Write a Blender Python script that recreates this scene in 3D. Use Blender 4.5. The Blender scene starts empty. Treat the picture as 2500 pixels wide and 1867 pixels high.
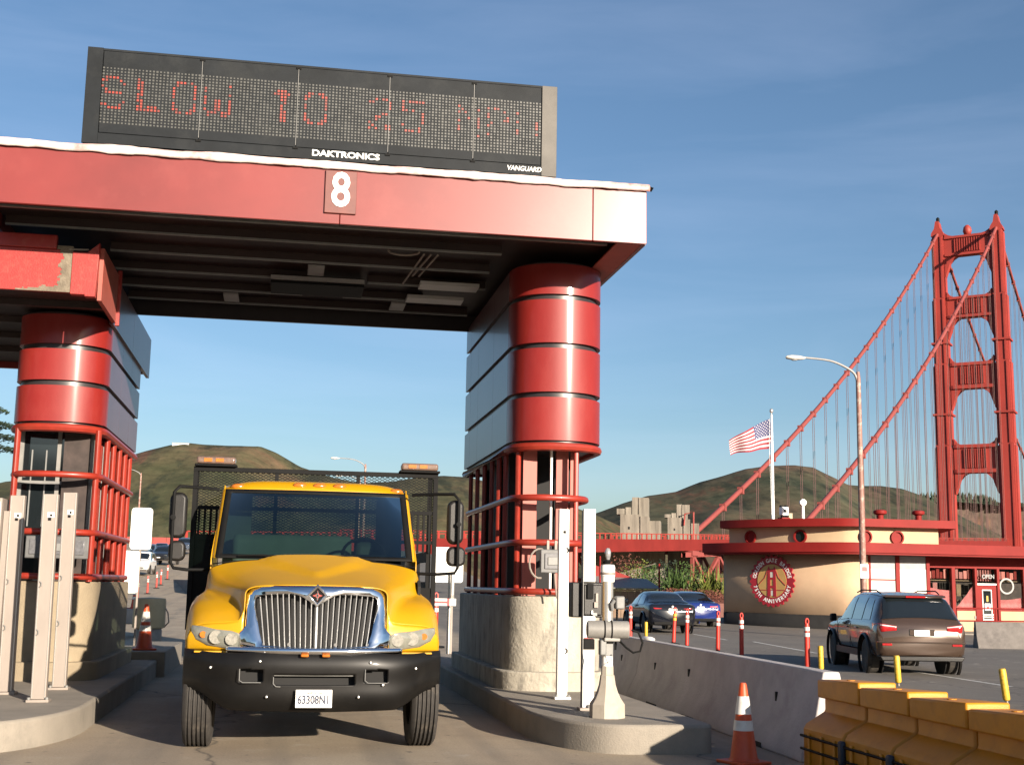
import bpy, bmesh, math, random
from mathutils import Vector, Matrix, noise as mnoise
random.seed(7)
scene = bpy.context.scene
COL = scene.collection
R = math.radians

# ------------------------------------------------------------------ camera
EYE = 1.55
cam_d = bpy.data.cameras.new('camera')
cam = bpy.data.objects.new('camera', cam_d); COL.objects.link(cam); scene.camera = cam
cam_d.sensor_width = 36.0; cam_d.lens = 36.0*3100/2500; cam_d.clip_start = 0.1; cam_d.clip_end = 20000
_f = 3100.0
_Y = Vector((690-1250, 1418-933.5, _f)).normalized()           # road direction seen from the lens (x right, y down, z ahead)
_U = _Y.cross(Vector((1, .0175, 0))).normalized()
if _U.y > 0: _U = -_U
_X = _Y.cross(_U).normalized()
if _X.x < 0: _X = -_X
_M = Matrix((_X, _Y, _U))
rt, up, bk = _M @ Vector((1,0,0)), _M @ Vector((0,-1,0)), _M @ Vector((0,0,-1))
cam.matrix_world = Matrix(((rt.x,up.x,bk.x,0),(rt.y,up.y,bk.y,0),(rt.z,up.z,bk.z,EYE),(0,0,0,1)))

# ------------------------------------------------------------------ sky, sun, exposure
SUN_EL, SUN_AZ = R(13.7), R(156.0)       # azimuth clockwise from +Y (road direction)
world = bpy.data.worlds.new('World'); scene.world = world; world.use_nodes = True
wn, wl = world.node_tree.nodes, world.node_tree.links
bg = wn['Background']; bg.inputs['Strength'].default_value = SKY_STRENGTH = 0.06
sky = wn.new('ShaderNodeTexSky'); sky.sky_type = 'NISHITA'; sky.sun_disc = False
sky.sun_elevation = SUN_EL; sky.sun_rotation = SUN_AZ
sky.altitude = 60; sky.air_density = 1.0; sky.dust_density = 1.1; sky.ozone_density = 3.2
tc = wn.new('ShaderNodeTexCoord'); mp = wn.new('ShaderNodeMapping')
mp.inputs['Scale'].default_value = (1.0, 1.6, 7.0); mp.inputs['Rotation'].default_value = (R(9), R(14), R(20))
nz = wn.new('ShaderNodeTexNoise'); nz.inputs['Scale'].default_value = 2.1; nz.inputs['Detail'].default_value = 7; nz.inputs['Roughness'].default_value = .55; nz.inputs['Distortion'].default_value = .5
rp = wn.new('ShaderNodeValToRGB'); rp.color_ramp.elements[0].position = .44; rp.color_ramp.elements[0].color = (0,0,0,1); rp.color_ramp.elements[1].position = .82; rp.color_ramp.elements[1].color = (.10,.10,.10,1)
mx = wn.new('ShaderNodeMix'); mx.data_type = 'RGBA'; mx.inputs['B'].default_value = (8.0, 8.6, 11.0, 1)
wl.new(tc.outputs['Generated'], mp.inputs['Vector']); wl.new(mp.outputs['Vector'], nz.inputs['Vector'])
wl.new(nz.outputs['Fac'], rp.inputs['Fac']); wl.new(rp.outputs['Color'], mx.inputs['Factor'])
wl.new(sky.outputs['Color'], mx.inputs['A']); wl.new(mx.outputs['Result'], bg.inputs['Color'])
sun_d = bpy.data.lights.new('sun', 'SUN'); sun_d.energy = 5.0; sun_d.angle = R(.53); sun_d.color = (1.0, .87, .72)
sun = bpy.data.objects.new('sun', sun_d); COL.objects.link(sun)
sv = Vector((math.sin(SUN_AZ)*math.cos(SUN_EL), math.cos(SUN_AZ)*math.cos(SUN_EL), math.sin(SUN_EL)))
sun.rotation_euler = sv.to_track_quat('Z', 'Y').to_euler(); sun.location = (20, -40, 30)
scene.view_settings.view_transform = 'Standard'; scene.view_settings.look = 'None'
scene.view_settings.gamma = 1; scene.view_settings.use_curve_mapping = False
scene.view_settings.exposure = 1.3
scene.render.engine = 'CYCLES'

# ------------------------------------------------------------------ materials
ALB = .72          # the colours below were matched under a brighter sky; this brings them to real-world values
def M(name, col, rough=.6, metal=0., var=.15, scale=3., bump=0., bscale=60., coat=0., streak=0., dirt=None, spec=.5, crough=.06, emit=None, est=0., wob=None):
    """Principled material with noise variation; dirt=(colour, amount, scale) adds patches of grime; streak stretches the grain down."""
    m = bpy.data.materials.new(name); m.use_nodes = True
    n, l = m.node_tree.nodes, m.node_tree.links
    b = n['Principled BSDF']
    if metal < .7 and name not in ('white_paint', 'white_letter', 'plate_white', 'white_car_paint', 'white_pole'):
        col = tuple(c*ALB for c in col)
        if dirt: dirt = (tuple(c*ALB for c in dirt[0]),)+tuple(dirt[1:])
    b.inputs['Roughness'].default_value = rough; b.inputs['Metallic'].default_value = metal
    b.inputs['Coat Weight'].default_value = coat; b.inputs['Coat Roughness'].default_value = crough
    b.inputs['Specular IOR Level'].default_value = spec
    t = n.new('ShaderNodeTexCoord'); src = t.outputs['Object']
    if streak:
        q = n.new('ShaderNodeMapping'); q.inputs['Scale'].default_value = (1, 1, streak); l.new(src, q.inputs['Vector']); vsrc = q.outputs['Vector']
    else: vsrc = src
    base = None
    if var:
        a = n.new('ShaderNodeTexNoise'); a.inputs['Scale'].default_value = scale; a.inputs['Detail'].default_value = 6; a.inputs['Roughness'].default_value = .6
        l.new(vsrc, a.inputs['Vector'])
        r = n.new('ShaderNodeValToRGB')
        lo = [max(0, c*(1-var)) for c in col]; hi = [min(1, c*(1+var)) for c in col]
        r.color_ramp.elements[0].position = .3; r.color_ramp.elements[0].color = (*lo, 1)
        r.color_ramp.elements[1].position = .7; r.color_ramp.elements[1].color = (*hi, 1)
        l.new(a.outputs['Fac'], r.inputs['Fac']); base = r.outputs['Color']
    if dirt:
        dc, amt, ds = dirt
        a = n.new('ShaderNodeTexNoise'); a.inputs['Scale'].default_value = ds; a.inputs['Detail'].default_value = 8; a.inputs['Roughness'].default_value = .68
        l.new(vsrc, a.inputs['Vector'])
        r = n.new('ShaderNodeValToRGB'); r.color_ramp.elements[0].position = .5; r.color_ramp.elements[0].color = (0,0,0,1)
        r.color_ramp.elements[1].position = .72; r.color_ramp.elements[1].color = (amt, amt, amt, 1)
        l.new(a.outputs['Fac'], r.inputs['Fac'])
        x = n.new('ShaderNodeMix'); x.data_type = 'RGBA'; x.inputs['B'].default_value = (*dc, 1)
        if base is not None: l.new(base, x.inputs['A'])
        else: x.inputs['A'].default_value = (*col, 1)
        l.new(r.outputs['Color'], x.inputs['Factor']); base = x.outputs['Result']
    if base is not None: l.new(base, b.inputs['Base Color'])
    else: b.inputs['Base Color'].default_value = (*col, 1)
    if bump:
        a = n.new('ShaderNodeTexNoise'); a.inputs['Scale'].default_value = bscale; a.inputs['Detail'].default_value = 5
        l.new(src, a.inputs['Vector'])
        bp = n.new('ShaderNodeBump'); bp.inputs['Strength'].default_value = bump; bp.inputs['Distance'].default_value = .02
        l.new(a.outputs['Fac'], bp.inputs['Height']); l.new(bp.outputs['Normal'], b.inputs['Normal'])
    if wob:                                # long-wave waviness of sheet metal
        a = n.new('ShaderNodeTexNoise'); a.inputs['Scale'].default_value = wob[1]; a.inputs['Detail'].default_value = 1
        l.new(src, a.inputs['Vector'])
        bp = n.new('ShaderNodeBump'); bp.inputs['Strength'].default_value = wob[0]; bp.inputs['Distance'].default_value = .05
        l.new(a.outputs['Fac'], bp.inputs['Height']); l.new(bp.outputs['Normal'], b.inputs['Normal'])
    if emit: b.inputs['Emission Color'].default_value = (*emit, 1); b.inputs['Emission Strength'].default_value = est
    return m

def glass_mat(name, tint, refl_rough=.02, alpha=.75):
    m = bpy.data.materials.new(name); m.use_nodes = True
    n, l = m.node_tree.nodes, m.node_tree.links
    n.remove(n['Principled BSDF']); out = n['Material Output']
    tr = n.new('ShaderNodeBsdfTransparent'); tr.inputs['Color'].default_value = (*tint, 1)
    gl = n.new('ShaderNodeBsdfGlossy'); gl.inputs['Roughness'].default_value = refl_rough; gl.inputs['Color'].default_value = (.72,.80,.76,1)
    fr = n.new('ShaderNodeFresnel'); fr.inputs['IOR'].default_value = 1.5
    mxs = n.new('ShaderNodeMixShader')
    l.new(fr.outputs['Fac'], mxs.inputs['Fac']); l.new(tr.outputs['BSDF'], mxs.inputs[1]); l.new(gl.outputs['BSDF'], mxs.inputs[2])
    l.new(mxs.outputs['Shader'], out.inputs['Surface'])
    return m

def ground_mat():
    m = bpy.data.materials.new('worn_pavement'); m.use_nodes = True
    n, l = m.node_tree.nodes, m.node_tree.links; b = n['Principled BSDF']; b.inputs['Roughness'].default_value = .85
    g = n.new('ShaderNodeNewGeometry'); sp = n.new('ShaderNodeSeparateXYZ'); l.new(g.outputs['Position'], sp.inputs['Vector'])
    def nz(sc, det=6, rg=.6):
        a = n.new('ShaderNodeTexNoise'); a.inputs['Scale'].default_value = sc; a.inputs['Detail'].default_value = det; a.inputs['Roughness'].default_value = rg
        l.new(g.outputs['Position'], a.inputs['Vector']); return a.outputs['Fac']
    def ramp(s, p0, c0, p1, c1):
        r = n.new('ShaderNodeValToRGB'); r.color_ramp.elements[0].position = p0; r.color_ramp.elements[0].color = (*c0, 1)
        r.color_ramp.elements[1].position = p1; r.color_ramp.elements[1].color = (*c1, 1); l.new(s, r.inputs['Fac']); return r.outputs['Color']
    def mix(f, a, c, mode='MIX'):
        x = n.new('ShaderNodeMix'); x.data_type = 'RGBA'; x.blend_type = mode
        for k, v in (('Factor', f), ('A', a), ('B', c)):
            if hasattr(v, 'links'): l.new(v, x.inputs[k])
            elif isinstance(v, tuple): x.inputs[k].default_value = (*v, 1)
            else: x.inputs[k].default_value = v
        return x.outputs['Result']
    conc = ramp(nz(.7, 8), .3, (.26,.205,.145), .7, (.34,.28,.20))
    asph = ramp(nz(.35, 8), .3, (.105,.093,.08), .7, (.145,.13,.11))
    scrub = ramp(nz(.05, 8), .35, (.07,.075,.035), .65, (.16,.11,.065))
    mr = n.new('ShaderNodeMapRange'); mr.inputs['From Min'].default_value = 5.2; mr.inputs['From Max'].default_value = 5.8; l.new(sp.outputs['X'], mr.inputs['Value'])
    c = mix(mr.outputs['Result'], conc, asph)
    # fine aggregate and oily stains
    c = mix(.5, c, ramp(nz(45, 3), .3, (.62,.62,.62), .7, (1.25,1.25,1.25)), 'MULTIPLY')
    c = mix(ramp(nz(.9, 9, .7), .55, (0,0,0), .75, (.55,.55,.55)), c, (.12,.105,.085))
    # oil drips, pale worn patches and the darker band left by tyres and idling engines
    c = mix(ramp(nz(7, 3, .5), .66, (0,0,0), .74, (.6,.6,.6)), c, (.06,.05,.045))
    c = mix(ramp(nz(1.7, 6, .65), .60, (0,0,0), .68, (.35,.35,.35)), c, (.40,.36,.30))
    wv_ = n.new('ShaderNodeTexNoise'); wv_.inputs['Scale'].default_value = 1.3; wv_.inputs['Detail'].default_value = 5
    mpg = n.new('ShaderNodeMapping'); mpg.inputs['Scale'].default_value = (1.6, .10, 1); l.new(g.outputs['Position'], mpg.inputs['Vector']); l.new(mpg.outputs['Vector'], wv_.inputs['Vector'])
    c = mix(ramp(wv_.outputs['Fac'], .48, (0,0,0), .68, (.5,.5,.5)), c, (.13,.115,.095))
    # cracks
    vo = n.new('ShaderNodeTexVoronoi'); vo.feature = 'DISTANCE_TO_EDGE'; vo.inputs['Scale'].default_value = .16
    wv = n.new('ShaderNodeVectorMath'); wv.operation = 'ADD'; nn = n.new('ShaderNodeTexNoise'); nn.inputs['Scale'].default_value = .9; nn.inputs['Detail'].default_value = 6
    l.new(g.outputs['Position'], nn.inputs['Vector']); sc = n.new('ShaderNodeVectorMath'); sc.operation = 'SCALE'; sc.inputs['Scale'].default_value = 1.6
    l.new(nn.outputs['Color'], sc.inputs[0]); l.new(g.outputs['Position'], wv.inputs[0]); l.new(sc.outputs['Vector'], wv.inputs[1]); l.new(wv.outputs['Vector'], vo.inputs['Vector'])
    c = mix(ramp(vo.outputs['Distance'], .0, (.75,.75,.75), .006, (0,0,0)), c, (.05,.045,.04))
    # everything beyond the plaza (left bank and slopes) is scrub
    far = n.new('ShaderNodeMath'); far.operation = 'GREATER_THAN'; far.inputs[1].default_value = 330; l.new(sp.outputs['Y'], far.inputs[0])
    low = n.new('ShaderNodeMath'); low.operation = 'LESS_THAN'; low.inputs[1].default_value = -.6; l.new(sp.outputs['Z'], low.inputs[0])
    mm = n.new('ShaderNodeMath'); mm.operation = 'MAXIMUM'; l.new(far.outputs[0], mm.inputs[0]); l.new(low.outputs[0], mm.inputs[1])
    c = mix(mm.outputs[0], c, scrub)
    l.new(c, b.inputs['Base Color'])
    bp = n.new('ShaderNodeBump'); bp.inputs['Strength'].default_value = .35; bp.inputs['Distance'].default_value = .01
    l.new(nz(90, 4), bp.inputs['Height']); l.new(bp.outputs['Normal'], b.inputs['Normal'])
    return m

def hill_mat(name, c1, c2, c3, sc=.004):
    m = bpy.data.materials.new(name); m.use_nodes = True
    n, l = m.node_tree.nodes, m.node_tree.links; b = n['Principled BSDF']; b.inputs['Roughness'].default_value = .95; b.inputs['Specular IOR Level'].default_value = .1
    g = n.new('ShaderNodeNewGeometry')
    def nz(s, det=9, rg=.65):
        a = n.new('ShaderNodeTexNoise'); a.inputs['Scale'].default_value = s; a.inputs['Detail'].default_value = det; a.inputs['Roughness'].default_value = rg
        l.new(g.outputs['Position'], a.inputs['Vector']); return a.outputs['Fac']
    r = n.new('ShaderNodeValToRGB'); e = r.color_ramp.elements; c1, c2, c3 = [tuple(q*ALB*1.3 for q in c) for c in (c1, c2, c3)]
    e[0].position = .32; e[0].color = (*c1, 1); e[1].position = .54; e[1].color = (*c2, 1); x = e.new(.70); x.color = (*c3, 1)
    l.new(nz(sc), r.inputs['Fac'])
    r2 = n.new('ShaderNodeValToRGB'); r2.color_ramp.elements[0].position = .35; r2.color_ramp.elements[0].color = (.55,.55,.55,1); r2.color_ramp.elements[1].position = .65; r2.color_ramp.elements[1].color = (1.2,1.2,1.2,1)
    l.new(nz(sc*9, 6, .75), r2.inputs['Fac'])
    # thickets of dark brush and bare reddish scars
    def over(fac_src, p0, p1, colr, amt, a_sock):
        q = n.new('ShaderNodeValToRGB'); q.color_ramp.elements[0].position = p0; q.color_ramp.elements[0].color = (0,0,0,1); q.color_ramp.elements[1].position = p1; q.color_ramp.elements[1].color = (amt,amt,amt,1)
        l.new(fac_src, q.inputs['Fac']); x = n.new('ShaderNodeMix'); x.data_type = 'RGBA'; x.inputs['B'].default_value = (*colr, 1)
        l.new(q.outputs['Color'], x.inputs['Factor']); l.new(a_sock, x.inputs['A']); return x.outputs['Result']
    mpp = n.new('ShaderNodeMapping'); mpp.inputs['Scale'].default_value = (1, .35, .55); l.new(g.outputs['Position'], mpp.inputs['Vector'])
    def nzs(s, det=7, rg=.7):
        a = n.new('ShaderNodeTexNoise'); a.inputs['Scale'].default_value = s; a.inputs['Detail'].default_value = det; a.inputs['Roughness'].default_value = rg
        l.new(mpp.outputs['Vector'], a.inputs['Vector']); return a.outputs['Fac']
    mxx = n.new('ShaderNodeMix'); mxx.data_type = 'RGBA'; mxx.blend_type = 'MULTIPLY'; mxx.inputs['Factor'].default_value = .8
    cc = over(nzs(.016), .50, .62, (.016,.024,.018), .75, r.outputs['Color']); cc = over(nzs(.007, 8), .57, .66, (.16,.075,.05), .7, cc)
    l.new(cc, mxx.inputs['A']); l.new(r2.outputs['Color'], mxx.inputs['B']); l.new(mxx.outputs['Result'], b.inputs['Base Color'])
    return m

RED = (.27, .018, .014)
MAT = dict(
  ground=ground_mat(),
  red=M('red_enamel', RED, .5, var=.12, scale=1.3, spec=.3, coat=.42, crough=.14, bump=.05, bscale=180, streak=.35, dirt=((.33,.05,.04), .55, 2.2)),
  fascia=M('faded_red_fascia', (.225,.029,.024), .5, var=.14, scale=.9, spec=.25, coat=.75, crough=.25, dirt=((.31,.06,.05), .5, 1.1), wob=(.05, .5)),
  red_low=M('bright_red_fascia', (.36,.025,.02), .45, var=.10, scale=2, dirt=((.45,.16,.11), .25, 14), bump=.1, bscale=50),
  red_steel=M('red_primer_steel', (.44,.10,.07), .55, var=.15, scale=4, streak=.25, dirt=((.34,.07,.05), .5, 3)),
  red_bar=M('red_painted_bar', (.32,.03,.016), .4, var=.15, scale=8, coat=.1, dirt=((.30,.06,.03), .5, 6)),
  bridge=M('bridge_orange', (.36,.038,.026), .6, var=.12, scale=.05, dirt=((.27,.028,.02), .6, .11)),
  hanger=M('hanger_rope', (.13,.055,.05), .7, var=.1),
  bridge_dark=M('bridge_girder', (.20,.020,.016), .7, var=.15, scale=.2, spec=.2),
  bridge_cable=M('bridge_cable_paint', (.30,.065,.055), .6, var=.1, scale=.1),
  reveal=M('black_reveal', (.035,.028,.028), .35, var=.2),
  sidepanel=M('sky_tinted_panel', (.13,.06,.07), .36, var=.15, scale=1.2, coat=.15, wob=(.08, .8)),  # dull purple base carries the shade and sky reflection of the side faces
  flash=M('bent_flashing', (.84,.68,.63), .45, metal=.1, var=.25, scale=5, wob=(.5, 3), dirt=((.33,.05,.04), 1.0, 1.3)),
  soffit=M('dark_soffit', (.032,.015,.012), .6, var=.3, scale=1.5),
  grey_trim=M('grey_trim', (.32,.31,.30), .5, var=.15),
  lightpanel=M('lamp_panel', (.62,.62,.60), .4, var=.05),
  plaque=M('brown_plaque', (.16,.035,.025), .5, var=.2, scale=8),
  white=M('white_paint', (.80,.79,.74), .45, var=.05, scale=5, dirt=((.5,.44,.34), .35, 5)),
  letter=M('white_letter', (.85,.84,.80), .5, var=0),
  conc=M('concrete', (.34,.30,.23), .85, var=.18, scale=2.2, bump=.35, bscale=35, dirt=((.17,.15,.12), .7, 2.6)),
  conc_stain=M('stained_concrete', (.47,.43,.35), .85, var=.25, scale=3, bump=.5, bscale=26, dirt=((.15,.14,.12), .9, 6.5), streak=.4),
  oldrail=M('weathered_barrier', (.20,.18,.165), .9, var=.2, scale=3, bump=.3, bscale=45, dirt=((.10,.09,.085), .7, 2)),
  conc_isl=M('island_concrete', (.31,.275,.225), .88, var=.15, scale=1.6, bump=.3, bscale=60, dirt=((.18,.165,.14), .6, 1.8)),
  conc_tan=M('tan_concrete', (.33,.265,.175), .85, var=.15, scale=2.4, bump=.3, bscale=40, dirt=((.22,.18,.12), .6, 1.9)),
  rail=M('barrier_concrete', (.54,.51,.495), .85, var=.12, scale=3, bump=.3, bscale=45, dirt=((.33,.29,.295), .5, 2.1)),
  pylon=M('pylon_concrete', (.26,.23,.185), .9, var=.4, scale=.7, streak=.10, dirt=((.10,.085,.065), .8, .8)),
  alu=M('weathered_aluminium', (.34,.29,.25), .6, metal=.15, var=.10, scale=6, streak=.3, dirt=((.36,.30,.25), .5, 5)),
  alu_bright=M('brushed_aluminium', (.62,.60,.56), .3, metal=.75, var=.08, scale=12),
  signblack=M('sign_black', (.014,.017,.020), .6, var=.25, scale=2.5, spec=.15, dirt=((.032,.035,.036), .6, 3)),
  endcap=M('sign_end_metal', (.125,.115,.10), .55, metal=0, spec=.3, var=.2, scale=3),
  led=M('led_off', (.07,.072,.064), .5, var=.3, scale=40),
  ledlit=M('led_lit', (.30,.03,.014), .5, var=0, emit=(1,.09,.03), est=.085),
  yellow=M('truck_yellow', (.62,.33,.005), .40, var=.05, scale=1.5, coat=.2, crough=.12, dirt=((.46,.25,.03), .22, 5)),
  bars=M('grille_bar_metal', (.85,.84,.82), .33, metal=.55, var=0),
  chrome=M('chrome', (.86,.87,.88), .07, metal=1, var=.0),
  blackplastic=M('black_plastic', (.012,.011,.010), .42, var=.3, scale=5, spec=.35, dirt=((.035,.03,.026), .55, 2.2), bump=.1, bscale=200),
  blackgloss=M('black_bumper', (.008,.0075,.007), .42, var=.3, scale=3, spec=.22, coat=.06, crough=.12, dirt=((.022,.02,.017), .6, 1.8)),
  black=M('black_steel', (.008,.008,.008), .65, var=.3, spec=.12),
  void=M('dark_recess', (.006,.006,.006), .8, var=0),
  rubber=M('tyre_rubber', (.035,.031,.027), .8, var=.3, scale=12, dirt=((.15,.125,.095), .7, 5)),
  steelrim=M('steel_rim', (.45,.44,.42), .4, metal=.6, var=.15),
  lens=M('headlight_lens', (.24,.24,.20), .16, var=.18, scale=16, coat=1.),
  reflector=M('lamp_reflector', (.29,.275,.23), .3, metal=0, var=.35, scale=40, coat=1.),
  amber=M('amber_lens', (.55,.16,.015), .2, var=.2, scale=20, coat=.8),
  shopglass=glass_mat('shop_glass', (.88,.90,.88)), lettergrey=M('grey_lettering', (.35,.36,.36), .6, var=.1), oldconc=M('bare_brown_concrete', (.20,.165,.12), .9, var=.25, scale=9, bump=.5, bscale=40, dirt=((.34,.29,.22), .6, 12)),
  glass=glass_mat('windscreen_glass', (.26,.36,.32)),
  carglass=M('dark_glass', (.012,.016,.018), .06, var=0, coat=1.),
  seat=M('seat_cloth', (.16,.19,.17), .9, var=.15),
  dash=M('dashboard', (.07,.08,.075), .7, var=.2),
  plate=M('plate_white', (.78,.77,.72), .4, var=.03),
  plateink=M('plate_ink', (.03,.04,.08), .5, var=0),
  platered=M('plate_red', (.6,.05,.05), .5, var=0),
  brass=M('emblem_red', (.55,.06,.04), .35, var=.2, scale=30),
  cone=M('cone_orange', (.68,.085,.018), .5, var=.12, scale=8, dirt=((.34,.045,.02), .5, 7)),
  conew=M('cone_collar', (.78,.76,.70), .4, var=.08, scale=14, dirt=((.45,.38,.32), .6, 9)),
  delin=M('delineator_red', (.62,.035,.018), .45, var=.1, scale=8),
  stub=M('yellow_post', (.72,.45,.03), .55, var=.2, scale=14, dirt=((.20,.13,.03), .8, 16)),
  yplastic=M('barrier_yellow', (.70,.27,.004), .5, var=.10, scale=3, dirt=((.36,.12,.006), .6, 3.5), bump=.08, bscale=90),
  bluecap=M('dark_blue_cap', (.02,.03,.05), .6, var=.2),
  cream=M('cream_stucco', (.66,.45,.285), .9, var=.07, scale=1.2, bump=.15, bscale=60, dirt=((.54,.36,.225), .35, .9)),
  cream2=M('pale_cream_stucco', (.60,.44,.27), .9, var=.06, scale=1.2, bump=.15, bscale=60),
  redtrim=M('building_red', (.255,.018,.015), .6, var=.12, scale=1.2, spec=.15),
  blackband=M('black_plinth', (.018,.017,.016), .8, var=.3),
  whiteboard=M('whitewashed_pane', (.74,.73,.64), .5, var=.06, scale=3),
  pinkcloth=M('pink_cloth', (.72,.20,.22), .8, var=.2, scale=4),
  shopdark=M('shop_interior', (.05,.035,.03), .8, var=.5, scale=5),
  crimson=M('emblem_crimson', (.42,.02,.035), .5, var=.1),
  gold=M('emblem_gold', (.60,.36,.12), .55, var=.08),
  bronze=M('bronze_paint', (.085,.053,.036), .22, metal=.35, var=.04, coat=1.),
  taillight=M('tail_lamp', (.42,.01,.012), .12, var=.2, scale=18, coat=1.),
  brake=M('brake_lamp_lit', (.6,.02,.01), .3, var=0, emit=(1,.06,.04), est=2.2),
  navy=M('navy_paint', (.008,.009,.014), .12, spec=.3, metal=.0, var=.05, coat=.35),
  blue=M('blue_paint', (.01,.025,.16), .12, spec=.3, metal=.0, var=.05, coat=1.),
  whitecar=M('white_car_paint', (.78,.78,.75), .3, var=.04, coat=1.),
  greycar=M('grey_blue_paint', (.12,.15,.20), .3, metal=.4, var=.05, coat=1.),
  darkcar=M('dark_car_paint', (.03,.032,.036), .3, metal=.3, var=.05, coat=1.),
  redcar=M('red_car_paint', (.35,.03,.03), .3, var=.05, coat=1.),
  alloy=M('alloy_wheel', (.62,.62,.64), .4, metal=.2, var=.1),
  lamppole=M('flaking_lamp_pole', (.30,.15,.115), .6, var=.1, scale=8, dirt=((.60,.52,.44), .95, 6)),
  lamphead=M('lamp_head', (.80,.76,.68), .4, var=.06),
  polewhite=M('white_pole', (.85,.85,.83), .35, var=.03),
  flagred=M('flag_red', (.30,.015,.03), .8, var=.08), flagwhite=M('flag_white', (.66,.62,.62), .8, var=.04), flagblue=M('flag_blue', (.05,.06,.17), .8, var=.08),
  leaf=M('leaf_green', (.07,.125,.025), .6, var=.45, scale=1.4), leafy=M('leaf_yellow_green', (.17,.20,.035), .6, var=.4, scale=1.4), leafr=M('leaf_russet', (.17,.055,.035), .7, var=.4, scale=1.2),
  leafd=M('leaf_dark', (.022,.040,.017), .7, var=.4, scale=.8), bark=M('bark', (.16,.10,.06), .9, var=.3, scale=5),
  brownwood=M('brown_boards', (.26,.17,.11), .8, var=.2, scale=3),
  line=M('road_paint', (.72,.71,.66), .6, var=.2, scale=6, dirt=((.2,.18,.15), .8, 7)),
  greybox=M('grey_enclosure', (.22,.22,.21), .5, var=.15, scale=8),
  camgrey=M('camera_tube_grey', (.26,.25,.23), .45, var=.15, scale=6, dirt=((.38,.36,.33), .4, 8)),
  stone=M('pale_pedestal', (.50,.44,.36), .7, var=.1, scale=5, dirt=((.32,.27,.21), .6, 6)),
  clear=M('frosted_lens', (.30,.30,.30), .2, var=.25, scale=22, coat=.8),
  clear_amber=M('beacon_lens', (.20,.13,.10), .15, var=.2, scale=20, coat=1.),
  floodlens=M('flood_lens', (.15,.15,.16), .3, var=.3, scale=25, coat=.5), floodgrey=M('flood_housing', (.13,.13,.13), .5, var=.2, scale=10),
  beige=M('beige_plastic', (.42,.36,.22), .6, var=.12),
)

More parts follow.
